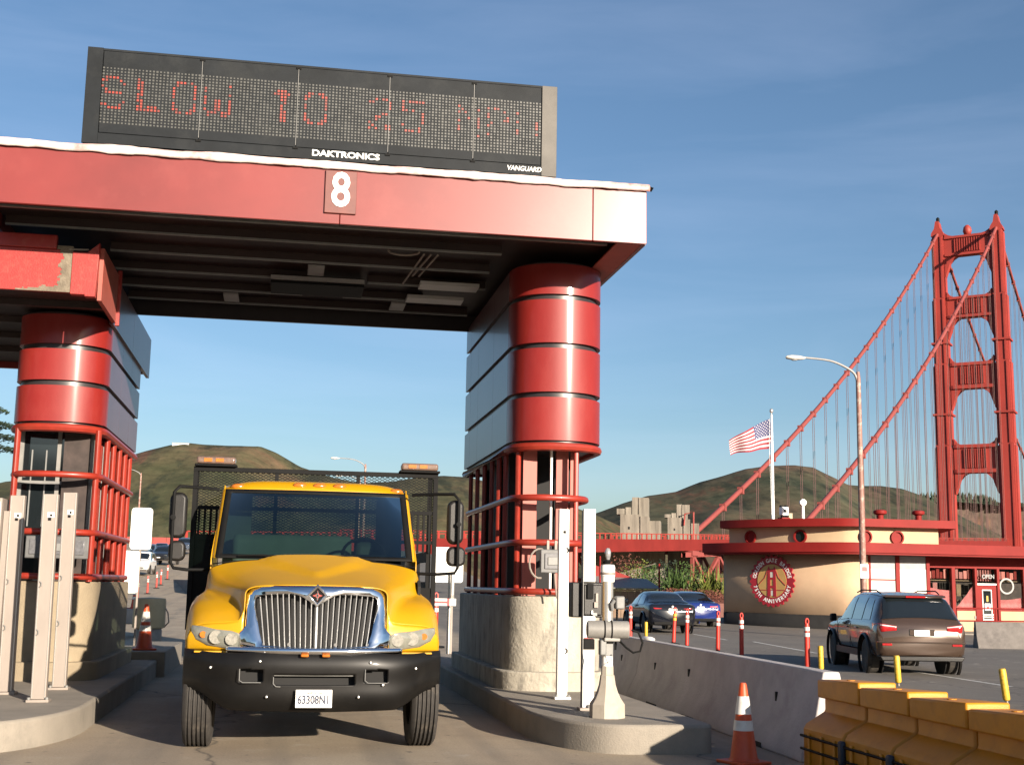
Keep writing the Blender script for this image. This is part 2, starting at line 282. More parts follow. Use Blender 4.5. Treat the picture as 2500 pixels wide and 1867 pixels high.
# ------------------------------------------------------------------ mesh helpers
class MB:
    def __init__(s): s.v = []; s.f = []; s.mi = []; s.cur = 0
    def add(s, vs, fs):
        o = len(s.v); s.v += [tuple(v) for v in vs]; s.f += [tuple(i+o for i in f) for f in fs]; s.mi += [s.cur]*len(fs); return s
    def box(s, x0, x1, y0, y1, z0, z1):
        return s.add([(x0,y0,z0),(x1,y0,z0),(x1,y1,z0),(x0,y1,z0),(x0,y0,z1),(x1,y0,z1),(x1,y1,z1),(x0,y1,z1)],
                     [(0,3,2,1),(4,5,6,7),(0,1,5,4),(1,2,6,5),(2,3,7,6),(3,0,4,7)])
    def bar(s, p, q, w, h=None, upv=(0,0,1)):
        """square bar from p to q"""
        h = h or w; p, q = Vector(p), Vector(q); d = (q-p).normalized(); u = Vector(upv)
        if abs(d.dot(u)) > .98: u = Vector((1,0,0))
        a = d.cross(u).normalized()*w/2; b = a.cross(d).normalized()*h/2
        vs = [p-a-b, p+a-b, p+a+b, p-a+b, q-a-b, q+a-b, q+a+b, q-a+b]
        return s.add(vs, [(0,3,2,1),(4,5,6,7),(0,1,5,4),(1,2,6,5),(2,3,7,6),(3,0,4,7)])
    def tube(s, path, r, n=10, closed=False, caps=True):
        P = [Vector(p) for p in path]; rs = r if isinstance(r, (list, tuple)) else [r]*len(P)
        rings = []; prev = None
        for i, p in enumerate(P):
            if closed: d = (P[(i+1) % len(P)]-P[i-1])
            else: d = P[min(i+1, len(P)-1)]-P[max(i-1, 0)]
            d.normalize()
            if prev is None:
                u = Vector((0,0,1)) if abs(d.z) < .9 else Vector((1,0,0)); a = d.cross(u).normalized()
            else: a = (prev - d*prev.dot(d)).normalized()
            prev = a; b = d.cross(a)
            rings.append([p + (a*math.cos(2*math.pi*k/n) + b*math.sin(2*math.pi*k/n))*rs[i] for k in range(n)])
        vs = [v for rg in rings for v in rg]; fs = []
        m = len(P)
        for i in range(m if closed else m-1):
            j = (i+1) % m
            for k in range(n): fs.append((i*n+k, i*n+(k+1) % n, j*n+(k+1) % n, j*n+k))
        if caps and not closed: fs += [tuple(range(n-1, -1, -1)), tuple((m-1)*n+k for k in range(n))]
        return s.add(vs, fs)
    def lathe(s, prof, n=24, c=(0,0,0), axis='z', closed=False):
        vs = []; fs = []
        for r, z in prof:
            for k in range(n):
                a = 2*math.pi*k/n; x, y = r*math.cos(a), r*math.sin(a)
                p = (x, y, z) if axis == 'z' else ((z, x, y) if axis == 'x' else (y, z, x))
                vs.append((p[0]+c[0], p[1]+c[1], p[2]+c[2]))
        m = len(prof)
        for i in range(m if closed else m-1):
            j = (i+1) % m
            for k in range(n): fs.append((i*n+k, i*n+(k+1) % n, j*n+(k+1) % n, j*n+k))
        if not closed:
            if prof[0][0] > 1e-6: fs.append(tuple(range(n-1, -1, -1)))
            if prof[-1][0] > 1e-6: fs.append(tuple((m-1)*n+k for k in range(n)))
        return s.add(vs, fs)
    def prism(s, poly, z0, z1, axis='z'):
        """polygon extruded; axis z: (x,y) poly, axis y: (x,z) poly between y=z0..z1, axis x: (y,z) poly"""
        n = len(poly)
        def P(a, b, t): return (a, b, t) if axis == 'z' else ((a, t, b) if axis == 'y' else (t, a, b))
        vs = [P(a, b, z0) for a, b in poly] + [P(a, b, z1) for a, b in poly]
        fs = [tuple(range(n-1, -1, -1)), tuple(range(n, 2*n))] + [(i, (i+1) % n, n+(i+1) % n, n+i) for i in range(n)]
        return s.add(vs, fs)
    def ring(s, outer, inner, z0, z1, axis='z'):
        n = len(outer)
        def P(p, t): return (p[0], p[1], t) if axis == 'z' else ((p[0], t, p[1]) if axis == 'y' else (t, p[0], p[1]))
        vs = [P(p, z0) for p in outer]+[P(p, z0) for p in inner]+[P(p, z1) for p in outer]+[P(p, z1) for p in inner]
        fs = []
        for i in range(n):
            j = (i+1) % n
            fs += [(i, j, n+j, n+i), (2*n+i, 3*n+i, 3*n+j, 2*n+j), (i, 2*n+i, 2*n+j, j), (n+i, n+j, 3*n+j, 3*n+i)]
        return s.add(vs, fs)
    def grid(s, fn, nu, nv, skip=None):
        vs = [fn(i/nu, j/nv) for j in range(nv+1) for i in range(nu+1)]; fs = []
        for j in range(nv):
            for i in range(nu):
                if skip and skip((i+.5)/nu, (j+.5)/nv): continue
                a = j*(nu+1)+i; fs.append((a, a+1, a+nu+2, a+nu+1))
        return s.add(vs, fs)
    def build(s, name, mat, parent=None, smooth=None, bevel=0, solid=0, loc=None, rz=0, seg=2):
        me = bpy.data.meshes.new(name); me.from_pydata(s.v, [], s.f); me.validate()
        for mm in (mat if isinstance(mat, (list, tuple)) else [mat]): me.materials.append(MAT[mm] if isinstance(mm, str) else mm)
        if isinstance(mat, (list, tuple)) and len(me.polygons) == len(s.mi):
            for p, k in zip(me.polygons, s.mi): p.material_index = k
        bm = bmesh.new(); bm.from_mesh(me); bmesh.ops.recalc_face_normals(bm, faces=bm.faces); bm.to_mesh(me); bm.free()
        if smooth is not None:
            me.shade_smooth(); me.set_sharp_from_angle(angle=R(smooth))
        o = bpy.data.objects.new(name, me); COL.objects.link(o)
        if parent is not None: o.parent = parent
        if loc is not None: o.location = loc
        if rz: o.rotation_euler.z = rz
        if solid:
            q = o.modifiers.new('solid', 'SOLIDIFY'); q.thickness = solid; q.offset = 0
        if bevel:
            q = o.modifiers.new('bevel', 'BEVEL'); q.width = bevel; q.segments = seg; q.limit_method = 'ANGLE'; q.angle_limit = R(35)
            if smooth is None:
                me.shade_smooth(); me.set_sharp_from_angle(angle=R(28))
        return o

def tag(o, label=None, cat=None, group=None, kind=None):
    for k, v in (('label', label), ('category', cat), ('group', group), ('kind', kind)):
        if v: o[k] = v
    return o
def thing(name, label, cat, loc=(0,0,0), rz=0, group=None):
    o = bpy.data.objects.new(name, None); COL.objects.link(o); o.location = loc; o.rotation_euler.z = rz
    o.empty_display_size = .2
    return tag(o, label, cat, group)
def dup(root, loc, rz=0, label=None, scale=None, swap=None):
    def cp(o, par):
        c = o.copy(); COL.objects.link(c)
        if par is not None: c.parent = par
        for ch in o.children: cp(ch, c)
        return c
    r = cp(root, None); r.location = loc; r.rotation_euler.z = rz
    if label: r['label'] = label
    if scale: r.scale = scale
    return r
def structure(o): o['kind'] = 'structure'; return o
def text(body, size, mat, name, parent=None, bold=0, extrude=.002, mtx=None, align='CENTER', space=1.0, shear=0):
    cu = bpy.data.curves.new('t', 'FONT'); cu.body = body; cu.size = size; cu.offset = bold; cu.extrude = extrude
    cu.align_x = align; cu.align_y = 'CENTER'; cu.space_character = space; cu.shear = shear; cu.resolution_u = 3
    t = bpy.data.objects.new('t', cu); COL.objects.link(t)
    dg = bpy.context.evaluated_depsgraph_get(); me = bpy.data.meshes.new_from_object(t.evaluated_get(dg))
    bpy.data.objects.remove(t); bpy.data.curves.remove(cu)
    if mtx is not None: me.transform(mtx)
    me.materials.clear(); me.materials.append(MAT[mat])
    o = bpy.data.objects.new(name, me); COL.objects.link(o)
    if parent is not None: o.parent = parent
    return o
def face_cam(x, y, z, sx=1, sz=1):      # text plane standing upright, read from -y
    return Matrix.Translation((x, y, z)) @ Matrix.Rotation(R(90), 4, 'X') @ Matrix.Diagonal((sx, sz, 1, 1))
def lerp(a, b, t): return a+(b-a)*t
def interp(tab, x):
    if x <= tab[0][0]: return tab[0][1]
    for (a, p), (b, q) in zip(tab, tab[1:]):
        if x <= b: return p+(q-p)*(x-a)/(b-a)
    return tab[-1][1]
def sstep(a, b, x):
    t = min(1, max(0, (x-a)/(b-a))); return t*t*(3-2*t)
def crom(P, t):
    """Catmull-Rom through tuples P, t in 0..1"""
    n = len(P)-1; x = min(max(t*n, 0), n-1e-9); i = int(x); u = x-i
    p0, p1, p2, p3 = P[max(i-1, 0)], P[i], P[i+1], P[min(i+2, n)]
    return tuple(.5*((2*b)+(-a+c)*u+(2*a-5*b+4*c-d)*u*u+(-a+3*b-3*c+d)*u**3) for a, b, c, d in zip(p0, p1, p2, p3))
# ------------------------------------------------------------------ ground, hills
ROADZ = [(-40,0),(45,0),(70,.35),(85,.8),(104,1.7),(140,3.4),(180,6.0),(260,8.8),(400,9)]
def ground_z(x, y):
    z = interp(ROADZ, y)
    right = 14 + max(0, y-60)*.05
    d = x - (right if y > 60 else 200)
    if y > 62 and d > 0: z -= min(60, d*.5*sstep(62, 75, y))
    if x < -60: z -= 0
    if y > 330: z -= min(70, (y-330)*.6)
    z += -.10*sstep(5.3, 9.0, x)*(1-sstep(60, 90, y))
    return z
def axis_pts(a, b, stops):
    out = []
    for s in stops: out.append(s)
    return out
gx = [-6000,-2500,-900,-300,-120,-60,-40,-25,-18,-12,-8,-5,-3,-1,1,3,5,5.3,6,7,8,9,11,14,16,18,21,25,30,40,55,70,90,120,160,220,320,500,900,2500,6000]
gy = [-300,-60,-20,0,5,10,15,20,25,30,35,40,45,50,55,60,62,65,70,75,85,95,104,115,125,140,160,180,200,230,260,300,330,345,370,400,450,600,1200,3000,6000]
gb = MB(); nX = len(gx)
gb.add([(x, y, ground_z(x, y)) for y in gy for x in gx], [(j*nX+i, j*nX+i+1, (j+1)*nX+i+1, (j+1)*nX+i) for j in range(len(gy)-1) for i in range(nX-1)])
structure(gb.build('ground', 'ground', smooth=30))

def px_dir(px): return math.tan(math.atan((px-1250)/3100.0)+R(10.24))      # x/y of a bearing from the camera
def px_up(px, py): return (1418+.0175*(px-690)-py)/3100.0*(.984+px_dir(px)*.178)   # height above the eye per metre of y
def hill(name, D, prof, mat, depth, seed, gully=.5, nx=260, ny=90):
    """prof: list of (lateral slope, height above eye per unit distance); a ridge at distance D falling away to front and back"""
    xs0, xs1 = prof[0][0], prof[-1][0]
    def fn(u, v):
        t = lerp(xs0, xs1, u); zr = interp(prof, t)*D + EYE
        w = v*2-1                                                       # -1 front foot .. +1 back foot
        y = D + w*depth; x = t*D + w*depth*.25
        q = Vector((x*.0022+seed, y*.0022, seed))
        n1 = mnoise.fractal(q, 1.0, 2.1, 5); rg = 1-abs(mnoise.noise(Vector((x*.0035+seed*3+y*.0012, y*.0009, 1.7))))*2-.7*abs(mnoise.noise(Vector((x*.009+seed-y*.002, y*.0016, 4.7))))
        f = max(0, 1-abs(w)**1.25)
        z = zr*f*(1 - gully*.42*(1-f)**.7*max(0, 1-rg)) + n1*zr*.11*(1-f)*f*4
        z += mnoise.fractal(q*6, 1.0, 2, 3)*zr*.012*(.3+(1-f))
        return (x, y, z-60*abs(w))
    b = MB(); b.grid(fn, nx, ny)
    return structure(b.build(name, mat, smooth=60))
def prof(pts): return [(px_dir(x), px_up(x, y)) for x, y in pts]
HM1 = hill_mat('hill_grass_scrub', (.045,.055,.028), (.10,.088,.048), (.17,.10,.062), .0045)
HM2 = hill_mat('hill_dark_scrub', (.048,.058,.036), (.09,.078,.05), (.145,.09,.062), .0035)
HM3 = hill_mat('hill_far_scrub', (.05,.055,.045), (.10,.075,.06), (.13,.085,.07), .003)
hill('hill', 2300, prof([(-900,1390),(-500,1330),(-200,1230),(0,1178),(120,1166),(250,1130),(345,1102),(400,1088),(440,1083),(480,1087),(545,1090),(620,1091),(660,1107),(720,1142),(800,1168),(870,1182),(950,1178),(1010,1168),(1070,1164),(1135,1168),(1250,1196),(1350,1226),(1450,1262),(1600,1330),(1750,1390)]), HM1, 900, 1.3)
hill('hill', 2700, prof([(1150,1390),(1300,1310),(1380,1275),(1460,1250),(1510,1231),(1570,1213),(1640,1203),(1700,1179),(1760,1163),(1810,1148),(1860,1141),(1930,1138),(1975,1144),(2030,1171),(2060,1186),(2090,1189),(2140,1189),(2190,1196),(2235,1212),(2280,1236),(2400,1300),(2520,1380)]), HM2, 950, 7.7)
hill('hill', 3600, prof([(1850,1390),(1990,1300),(2100,1250),(2200,1226),(2300,1219),(2400,1226),(2440,1234),(2500,1232),(2600,1222),(2800,1230),(3100,1380)]), HM3, 900, 4.1, 160, 60)
# unseen wooded rise behind the camera, added to block horizon glow in reflections
def rise(u, v):
    a = lerp(R(70), R(290), u); d = lerp(190, 420, v); x, y = d*math.sin(a), d*math.cos(a)
    h = 30*math.sin(math.pi*min(1, v*1.15))**.8+7*mnoise.noise(Vector((x*.02, y*.02, 2)))+4*mnoise.noise(Vector((x*.09, y*.09, 5)))
    return (x, y, h*min(1, v*6)-1)
structure(MB().grid(rise, 120, 16).build('hill', HM2, smooth=60))
# tree line along the far ridge: a far-off wood
tb = MB(); rnd = random.Random(3)
for i in range(260):
    px = rnd.uniform(2215, 2560) if i < 200 else rnd.uniform(2215, 2400); t = px_dir(px)
    yy = interp([(2100,1250),(2200,1226),(2300,1219),(2400,1226),(2440,1234),(2500,1232),(2600,1222)], px)
    D = 3600+rnd.uniform(-60, 10); z = px_up(px, yy)*3600+EYE-14
    h = rnd.uniform(14, 34)*(1 if px < 2420 else .5); w = rnd.uniform(7, 13)
    for k in range(3):
        zz = z+h*k*.3; tb.lathe([(w*(1-.28*k), zz), (w*.55*(1-.3*k), zz+h*.28), (.01, zz+h*.5)], 6, (t*D+rnd.uniform(-2,2), D, 0))
tag(tb.build('ridge_wood', 'leafd', smooth=60), kind='stuff', label='dark line of trees along the farthest ridge')

# hillside ridge building specks (a low white structure on the crest)
hb = thing('hilltop_building', 'tiny pale building on the crest of the left hill', 'building', (-224, 2292, 241))
MB().box(-14,14,-6,6,0,5).build('wall', 'white', hb); MB().box(-15,15,-7,7,5,6.2).build('roof', 'grey_trim', hb)
hb.location = (px_dir(425)*2285, 2285, px_up(425, 1090)*2285)

# ------------------------------------------------------------------ traffic islands and kerbs
def rounded_nose(x0, x1, y0, y1, r_l, r_r, n=10):
    pts = []
    for k in range(n+1):
        a = math.pi + (math.pi/2)*k/n; pts.append((x0+r_l[0]+r_l[0]*math.cos(a), y0+r_l[1]+r_l[1]*math.sin(a)))
    for k in range(n+1):
        a = 1.5*math.pi + (math.pi/2)*k/n; pts.append((x1-r_r[0]+r_r[0]*math.cos(a), y0+r_r[1]+r_r[1]*math.sin(a)))
    return pts + [(x1, y1), (x0, y1)]
isl = rounded_nose(2.55, 4.12, 11.93, 24.0, (.75, 1.6), (.14, .14))
o = MB().prism(isl, -.1, .27).build('traffic_island', 'conc_isl', bevel=.03); structure(o)
isl = rounded_nose(-6.6, -1.93, 12.05, 26.0, (1.2, 1.2), (.95, 1.9))
o = MB().prism(isl, -.1, .27).build('traffic_island', 'conc_isl', bevel=.03); structure(o)
# step plinths between island and pillar base are built with the pillars

# ------------------------------------------------------------------ road markings (sheets 4 mm up)
def marking(pts, w, z=-.096):
    b = MB()
    for p, q in pts:
        P, Q = Vector((*p, 0)), Vector((*q, 0)); d = (Q-P).normalized(); a = Vector((-d.y, d.x, 0))*w/2
        b.add([(v.x, v.y, z) for v in (P-a, Q-a, Q+a, P+a)], [(0,1,2,3)])
    return structure(b.build('lane_marking', 'line'))
marking([((14.1,32.6),(14.9,39.4))], .11)
marking([((13.0,21.5),(13.15,25.5))], .11)
marking([((15.6,28.0),(16.4,34.5))], .11)
marking([((17.5,22.4),(19.2,30.5))], .12)
marking([((14.4,40.5),(15.0,47.0))], .11)

# ------------------------------------------------------------------ toll plaza pillars
def dshape(hw, y0, y1, d, n=18, p=2.2):
    """plan of a pillar: superelliptic nose of depth d at the front, straight sides, blunt back"""
    pts = []
    for k in range(n+1):
        a = math.pi*k/n; c, s_ = math.cos(a), math.sin(a)
        x = -hw*math.copysign(abs(c)**(2/p), c); y = y0+d-d*abs(s_)**(2/p); pts.append((x, y))
    return pts+[(hw, y1), (-hw, y1)]
NF = 48
def pillar(name, label, cx, y0, y1, hw, joints, ztop, zbase, nose, side, right):
    t = thing(name, label, 'toll pillar', (cx, 0, 0))
    # concrete foot on a plinth
    MB().prism(dshape(hw+.02, y0+.02, y1, nose), .2, zbase).build('concrete_base', 'conc_stain' if right else 'conc_tan', t, bevel=.02)
    MB().prism(dshape(hw+.12, y0-.10, y1+.1, nose), .2, .50).build('plinth', 'conc_stain' if right else 'conc_tan', t, bevel=.02)
    # cladding bands with black reveals between them
    core = dshape(hw-.045, y0+.045, y1-.05, nose)
    MB().prism(core, joints[0]-.04, ztop).build('reveal_core', 'reveal', t, smooth=30)
    zz = list(joints)+[ztop]
    ns = 3
    for i in range(len(zz)-1):
        z0, z1 = zz[i]+.035, zz[i+1]-.035
        sh = dshape(hw, y0, y1, nose, NF); nn = len(sh)
        fr = [p for p in sh[:NF+1]]                                          # the round front sheet
        inn = dshape(hw-.04, y0+.04, y1-.04, nose, NF)[:NF+1]
        b = MB(); m = len(fr)
        vs = [(p[0], p[1], z0) for p in fr]+[(p[0], p[1], z0) for p in inn]+[(p[0], p[1], z1) for p in fr]+[(p[0], p[1], z1) for p in inn]
        fs = []
        for k in range(m-1):
            fs += [(k, k+1, 2*m+k+1, 2*m+k), (m+k, 3*m+k, 3*m+k+1, m+k+1), (k, m+k, m+k+1, k+1), (2*m+k, 2*m+k+1, 3*m+k+1, 3*m+k)]
        fs += [(0, 2*m, 3*m, m), (m-1, 2*m-1, 4*m-1, 3*m-1)]
        b.add(vs, fs); b.build('cladding_band', 'red', t, smooth=35)
        # flat side panels, in separate sheets
        ys = [y0+nose+.006]; L = (y1-ys[0])
        cuts = [0, .30, .66, .86, 1.0] if right else [0, .34, .67, 1.0]
        for a, c in zip(cuts, cuts[1:]):
            for sx in (-1, 1):
                q = MB().box(min(sx*hw, sx*(hw-.04)), max(sx*hw, sx*(hw-.04)), ys[0]+L*a+.004, ys[0]+L*c-.004, z0, z1)
                q.build('side_panel', side, t)
    # red lip under the lowest band
    MB().tube([(p[0]*.985, p[1], joints[0]-.045) for p in dshape(hw-.01, y0+.02, y1-.03, nose)], .055, 8, closed=True).build('lower_lip', 'red_bar', t, smooth=40)
    MB().prism(dshape(hw-.03, y0+.04, y1-.05, nose), joints[0]-.03, joints[0]-.005).build('underside', 'reveal', t)
    return t
PR = pillar('toll_pillar', 'right toll pillar with round glossy red nose on a stained grey concrete foot', 3.425, 15.72, 20.35, .615, (3.345, 3.97, 4.61, 5.25), 5.72, 1.42, .62, 'sidepanel', True)
PL = pillar('toll_pillar', 'left toll pillar with glass booth inside its red cage on a tan foot', -2.985, 17.02, 20.95, .585, (3.50, 4.04, 4.52), 4.98, 1.50, .50, 'sidepanel', False)

def cage(t, hw, y0, y1, nose, zs, zb, zt, bars_side, bars_front, r, side=-1, rb=.035, off=0):
    """guard cage: hoops round the nose and vertical bars"""
    path = [(p[0]+off, p[1]) for p in dshape(hw, y0, y1, nose, 14, 2.4)]
    for z in zs:
        pts = [(off-hw, y1-.3, z)]+[(p[0], p[1], z) for p in path[:15]]+[(off+hw, y1-.3, z)]
        MB().tube(pts, r, 10).build('cage_hoop', 'red_bar', t, smooth=45)
    for sx, y in bars_side:
        MB().tube([(off+sx*(hw-.035), y, zb), (off+sx*(hw-.035), y, zt)], rb, 8).build('cage_bar', 'red_bar', t, smooth=45)
    for x, y in bars_front:
        MB().tube([(x, y, zb), (x, y, zt)], rb, 8).build('cage_bar', 'red_bar', t, smooth=45)
cage(PR, .50, 15.74, 20.3, .56, (1.475, 2.085, 2.65), 1.42, 3.30, [(s_, y) for s_ in (-1, 1) for y in (16.75, 17.3, 17.9, 18.6, 19.3, 20.0)], [(-.50, 16.08), (.21, 15.84)], .042, off=-.08)
cage(PL, .55, 16.98, 20.9, .46, (1.56, 2.12, 2.85), 1.50, 3.45, [(s_, y) for s_ in (-1, 1) for y in (17.95, 18.6, 19.25, 19.9, 20.5)], [(.53, 17.22), (-.47, 17.2)], .042, rb=.04, off=.035)
# right pillar: steel columns seen through the cage
for x0, x1, y in ((-.42,-.24,16.14),(.0,.16,16.06),(.20,.31,16.12)):
    MB().box(x0, x1, y, y+.025, 1.42, 3.32).build('steel_flange', 'red_steel', PR)
MB().box(-.34,-.32,16.166,16.45,1.42,3.32).build('steel_web', 'red_steel', PR)
MB().box(.07,.09,16.086,16.45,1.42,3.32).build('steel_web', 'red_steel', PR)
MB().box(-.42,-.24,16.451,16.48,1.42,3.32).build('steel_flange', 'red_steel', PR)
MB().box(-.42,.46,17.2,17.24,1.42,3.32).build('inner_wall', 'void', PR)  # inner wall and columns coloured near-black for the shade inside the cage
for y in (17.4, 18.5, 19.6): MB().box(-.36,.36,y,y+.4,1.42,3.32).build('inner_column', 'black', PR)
MB().tube([(-.08, 16.0, 1.45), (-.08, 16.0, 3.28)], .018, 8).build('conduit', 'white', PR, smooth=40)
# left pillar: booth behind the cage
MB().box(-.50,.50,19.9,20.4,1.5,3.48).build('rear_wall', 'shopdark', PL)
for x0, x1 in ((-.50,-.44),(-.02,.03),(.40,.46)):
    MB().box(x0, x1, 17.50, 17.56, 1.5, 3.46).build('booth_frame', 'camgrey', PL)
MB().box(-.44,.40,17.52,17.54,1.5,3.46).build('booth_pane', 'carglass', PL)
for z in (2.1, 2.75): MB().box(-.46,.42,17.495,17.555,z,z+.045).build('booth_rail', 'greybox', PL)
MB().box(.08,.40,17.40,17.49,1.5,3.46).build('booth_panel', 'shopdark', PL)  # dark colour stands in for the shade inside the booth
for x in (-.34, -.16): MB().box(x, x+.016, 17.505, 17.52, 2.2, 3.2).build('mullion', 'greybox', PL)
MB().box(.455,.475,17.65,19.8,1.5,3.46).build('booth_side_pane', 'carglass', PL)
for y in (17.6, 18.3, 19.0, 19.75): MB().box(.47,.50,y,y+.05,1.5,3.46).build('booth_side_frame', 'greybox', PL)
def floodlight(x, y, z, label, w=.27, h=.25, coil=True):
    t = thing('floodlight', label, 'floodlight', (x, y, z))
    MB().box(-w/2, w/2, 0, .16, -h/2, h/2).build('housing', 'floodgrey', t, bevel=.03)
    MB().box(-w/2-.02, w/2+.02, -.025, -.002, -h/2-.02, h/2+.02).build('bezel', 'floodgrey', t, bevel=.012)
    MB().box(-w/2+.03, w/2-.03, -.04, -.027, -h/2+.03, h/2-.03).build('front_lens', 'floodlens', t, bevel=.01)
    MB().box(-w/4, w/4, -.052, -.041, -h/5, h/5).build('lamp_block', 'greybox', t, bevel=.006)
    MB().bar((-.05,.05,h/2), (-.05,.05,h/2+.13), .03).bar((.05,.05,h/2), (.05,.05,h/2+.13), .03).build('bracket', 'alu', t)
    if coil:
        pts = [(-.13+.0*k, .02, 0) for k in range(0)]
        pts = [(-.16+.13*math.cos(a)*1.0-.0, .0, -.03+.18*math.sin(a)) for a in [R(60+20*k) for k in range(12)]]
        MB().tube(pts, .012, 6).build('cable', 'alu', t, smooth=50)
        MB().tube([(.08,.0,-h/2),(.09,-.01,-.25),(.12,0,-.36)], .012, 6).build('cable', 'alu', t, smooth=50)
        MB().tube([(.03,.02,-h/2),(.04,.0,-.3),(.06,.0,-.45)], .01, 6).build('cable', 'alu', t, smooth=50)
    return t
floodlight(3.27, 15.50, 1.85, 'clear faced floodlight with looped cable hung on the right pillar cage')
floodlight(-2.80, 16.80, 1.92, 'wide clear faced floodlight on the left pillar cage behind the posts', .72, .24, False)

# ------------------------------------------------------------------ lane canopy
CF, CB, CX0, CX1, CZ = 14.55, 20.25, -3.60, 4.20, 5.72
CT = 6.40
can = thing('toll_canopy', 'faded red lane canopy with number eight spanning over the yellow truck', 'canopy', (0,0,0))
segs = [CX0, .47, 3.52, CX1]
for a, b in zip(segs, segs[1:]):
    MB().box(a+.003, b-.003, CF, CF+.05, CZ-.03, CT).build('fascia_panel', 'fascia', can, bevel=.006)
for a, b in zip((CF+.055, 16.5, 18.4), (16.5, 18.4, CB)):
    for x in (CX1-.05, CX0):
        MB().box(x, x+.05, a+.002, b-.002, CZ-.03, CT).build('side_fascia', 'fascia', can)
MB().box(CX0+.05, CX1-.05, CB-.05, CB, CZ-.09, CT).build('rear_fascia', 'reveal', can)  # near-black instead of red, for the shade under the canopy
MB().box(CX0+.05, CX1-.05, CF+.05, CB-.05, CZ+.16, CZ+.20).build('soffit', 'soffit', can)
MB().box(CX0+.05, CX1-.05, CF+.05, CB-.05, CT-.06, CT-.02).build('roof_deck', 'grey_trim', can)
MB().box(CX1-.36, CX1-.05, CF+.05, CB-.05, CZ-.025, CZ-.005).build('soffit_edge', 'red_steel', can)
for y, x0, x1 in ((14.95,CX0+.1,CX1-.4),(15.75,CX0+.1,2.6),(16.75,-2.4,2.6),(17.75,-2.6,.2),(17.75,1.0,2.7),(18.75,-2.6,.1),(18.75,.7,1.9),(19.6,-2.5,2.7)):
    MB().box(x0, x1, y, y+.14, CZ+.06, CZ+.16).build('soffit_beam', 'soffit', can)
    MB().box(x0, x1, y-.012, y+.03, CZ+.035, CZ+.059).build('lit_edge_strip', 'greybox', can)  # paler strip painted in for the sunlit lower edge of each beam
for x, y in ((.26,16.9),(-.95,18.9),(1.55,18.9)): MB().box(x-.11, x+.11, y, y+.5, CZ+.02, CZ+.05).build('bracket', 'grey_trim', can)
for x, y in ((2.15,17.45),(2.05,18.35)): MB().box(x-.42, x+.42, y, y+.34, CZ+.0, CZ+.05).build('ceiling_lamp', 'lightpanel', can)
MB().box(-.35,.95,17.6,18.3,CZ-.06,CZ+.06).build('equipment_tray', 'black', can)
MB().box(-.35,.95,17.56,17.595,CZ-.02,CZ+.04).build('tray_lip', 'grey_trim', can)
for k in range(3):
    x = 1.62+.09*k; MB().tube([(x, 16.0, CZ+.05), (x-.12, 17.2+.5*(k == 0), CZ+.05)], .014, 6).build('conduit', 'alu', can, smooth=40)
MB().tube([(1.35+.2*math.cos(R(a)), 15.9+.2*math.sin(R(a)), CZ+.05) for a in range(0, 200, 25)], .014, 6).build('conduit', 'alu', can, smooth=40)
# bent metal flashing along the roof edge, in uneven lengths
fb = MB(); rnd = random.Random(5); N = 90
def fl(u, v):
    x = lerp(CX0-.02, CX1+.03, u); k = u*N
    h = .045+.03*mnoise.noise(Vector((x*1.7, 3, 0)))+.012*mnoise.noise(Vector((x*9, 1, 0)))
    yb = .012+.03*abs(mnoise.noise(Vector((x*2.3, 8, 0))))
    prof_ = [(CF-yb-.012, CT-.050-.9*abs(h-.045)), (CF-yb-.024, CT-.012), (CF-.010, CT+.012+h*.6), (CF+.06, CT+.03)]
    p = crom(prof_, v); return (x, p[0], p[1])
fb.grid(fl, 180, 6); fb.build('flashing', 'flash', can, smooth=40, solid=.006)
MB().add([(CX1+.0,CF-.03,CT+.02),(CX1+.08,CF-.02,CT+.0),(CX1+.06,CF+.02,CT-.04),(CX1,CF+.02,CT+.01)], [(0,1,2,3)]).build('torn_flashing_tip', 'black', can, solid=.008)
# lane number
pl = MB().box(-.185, .185, CF-.03, CF-.004, CZ+.09, CT-.07).build('number_plaque', 'plaque', can, loc=(.47,0,0), bevel=.006)
text('8', .58, 'letter', 'lane_number', pl, .010, .004, face_cam(0, CF-.036, CZ+.355, .80, 1))

# ------------------------------------------------------------------ message sign on the canopy
SX0, SX1, SY, SZ0, SZ1 = -2.52, 3.10, 14.78, 6.53, 7.70
sg = thing('message_sign', 'dark electronic message sign reading slow to 25 mph on the canopy roof', 'sign', (0,0,0))
MB().box(SX0, SX1, SY+.02, SY+.62, SZ0, SZ1).build('cabinet', 'signblack', sg, bevel=.01)
MB().box(SX0-.006, SX0+.17, SY-.004, SY+.02, SZ0-.0, SZ1+.004).build('end_cap', 'signblack', sg)
MB().box(SX1-.185, SX1+.006, SY-.006, SY+.0195, SZ0+.0, SZ1+.002).build('aluminium_end_cap', 'endcap', sg, bevel=.004)
MB().box(SX0+.2, SX1-.2, SY+.05, SY+.5, CT-.02, SZ0).build('skid', 'black', sg)
edges = [SX0+.172, -1.21, -.08, 1.02, 2.06, SX1-.188]
for a, b in zip(edges, edges[1:]):
    MB().box(a+.006, b-.006, SY, SY+.0195, SZ0+.14, SZ1-.03).build('face_panel', 'signblack', sg, bevel=.003)
MB().box(SX0+.172, SX1-.188, SY+.001, SY+.0195, SZ0+.005, SZ0+.133).build('lower_rail', 'signblack', sg)
MB().box(SX0+.172, SX1-.188, SY+.001, SY+.0195, SZ1-.026, SZ1).build('upper_rail', 'signblack', sg)
for e in edges[1:-1]:
    for z in (SZ1-.045, SZ0+.125): MB().box(e-.03, e+.03, SY-.012, SY-.001, z-.012, z+.012).build('latch', 'black', sg)
    MB().bar((e, SY-.004, SZ0+.16), (e, SY-.004, SZ1-.06), .006).build('panel_seam', 'greybox', sg)
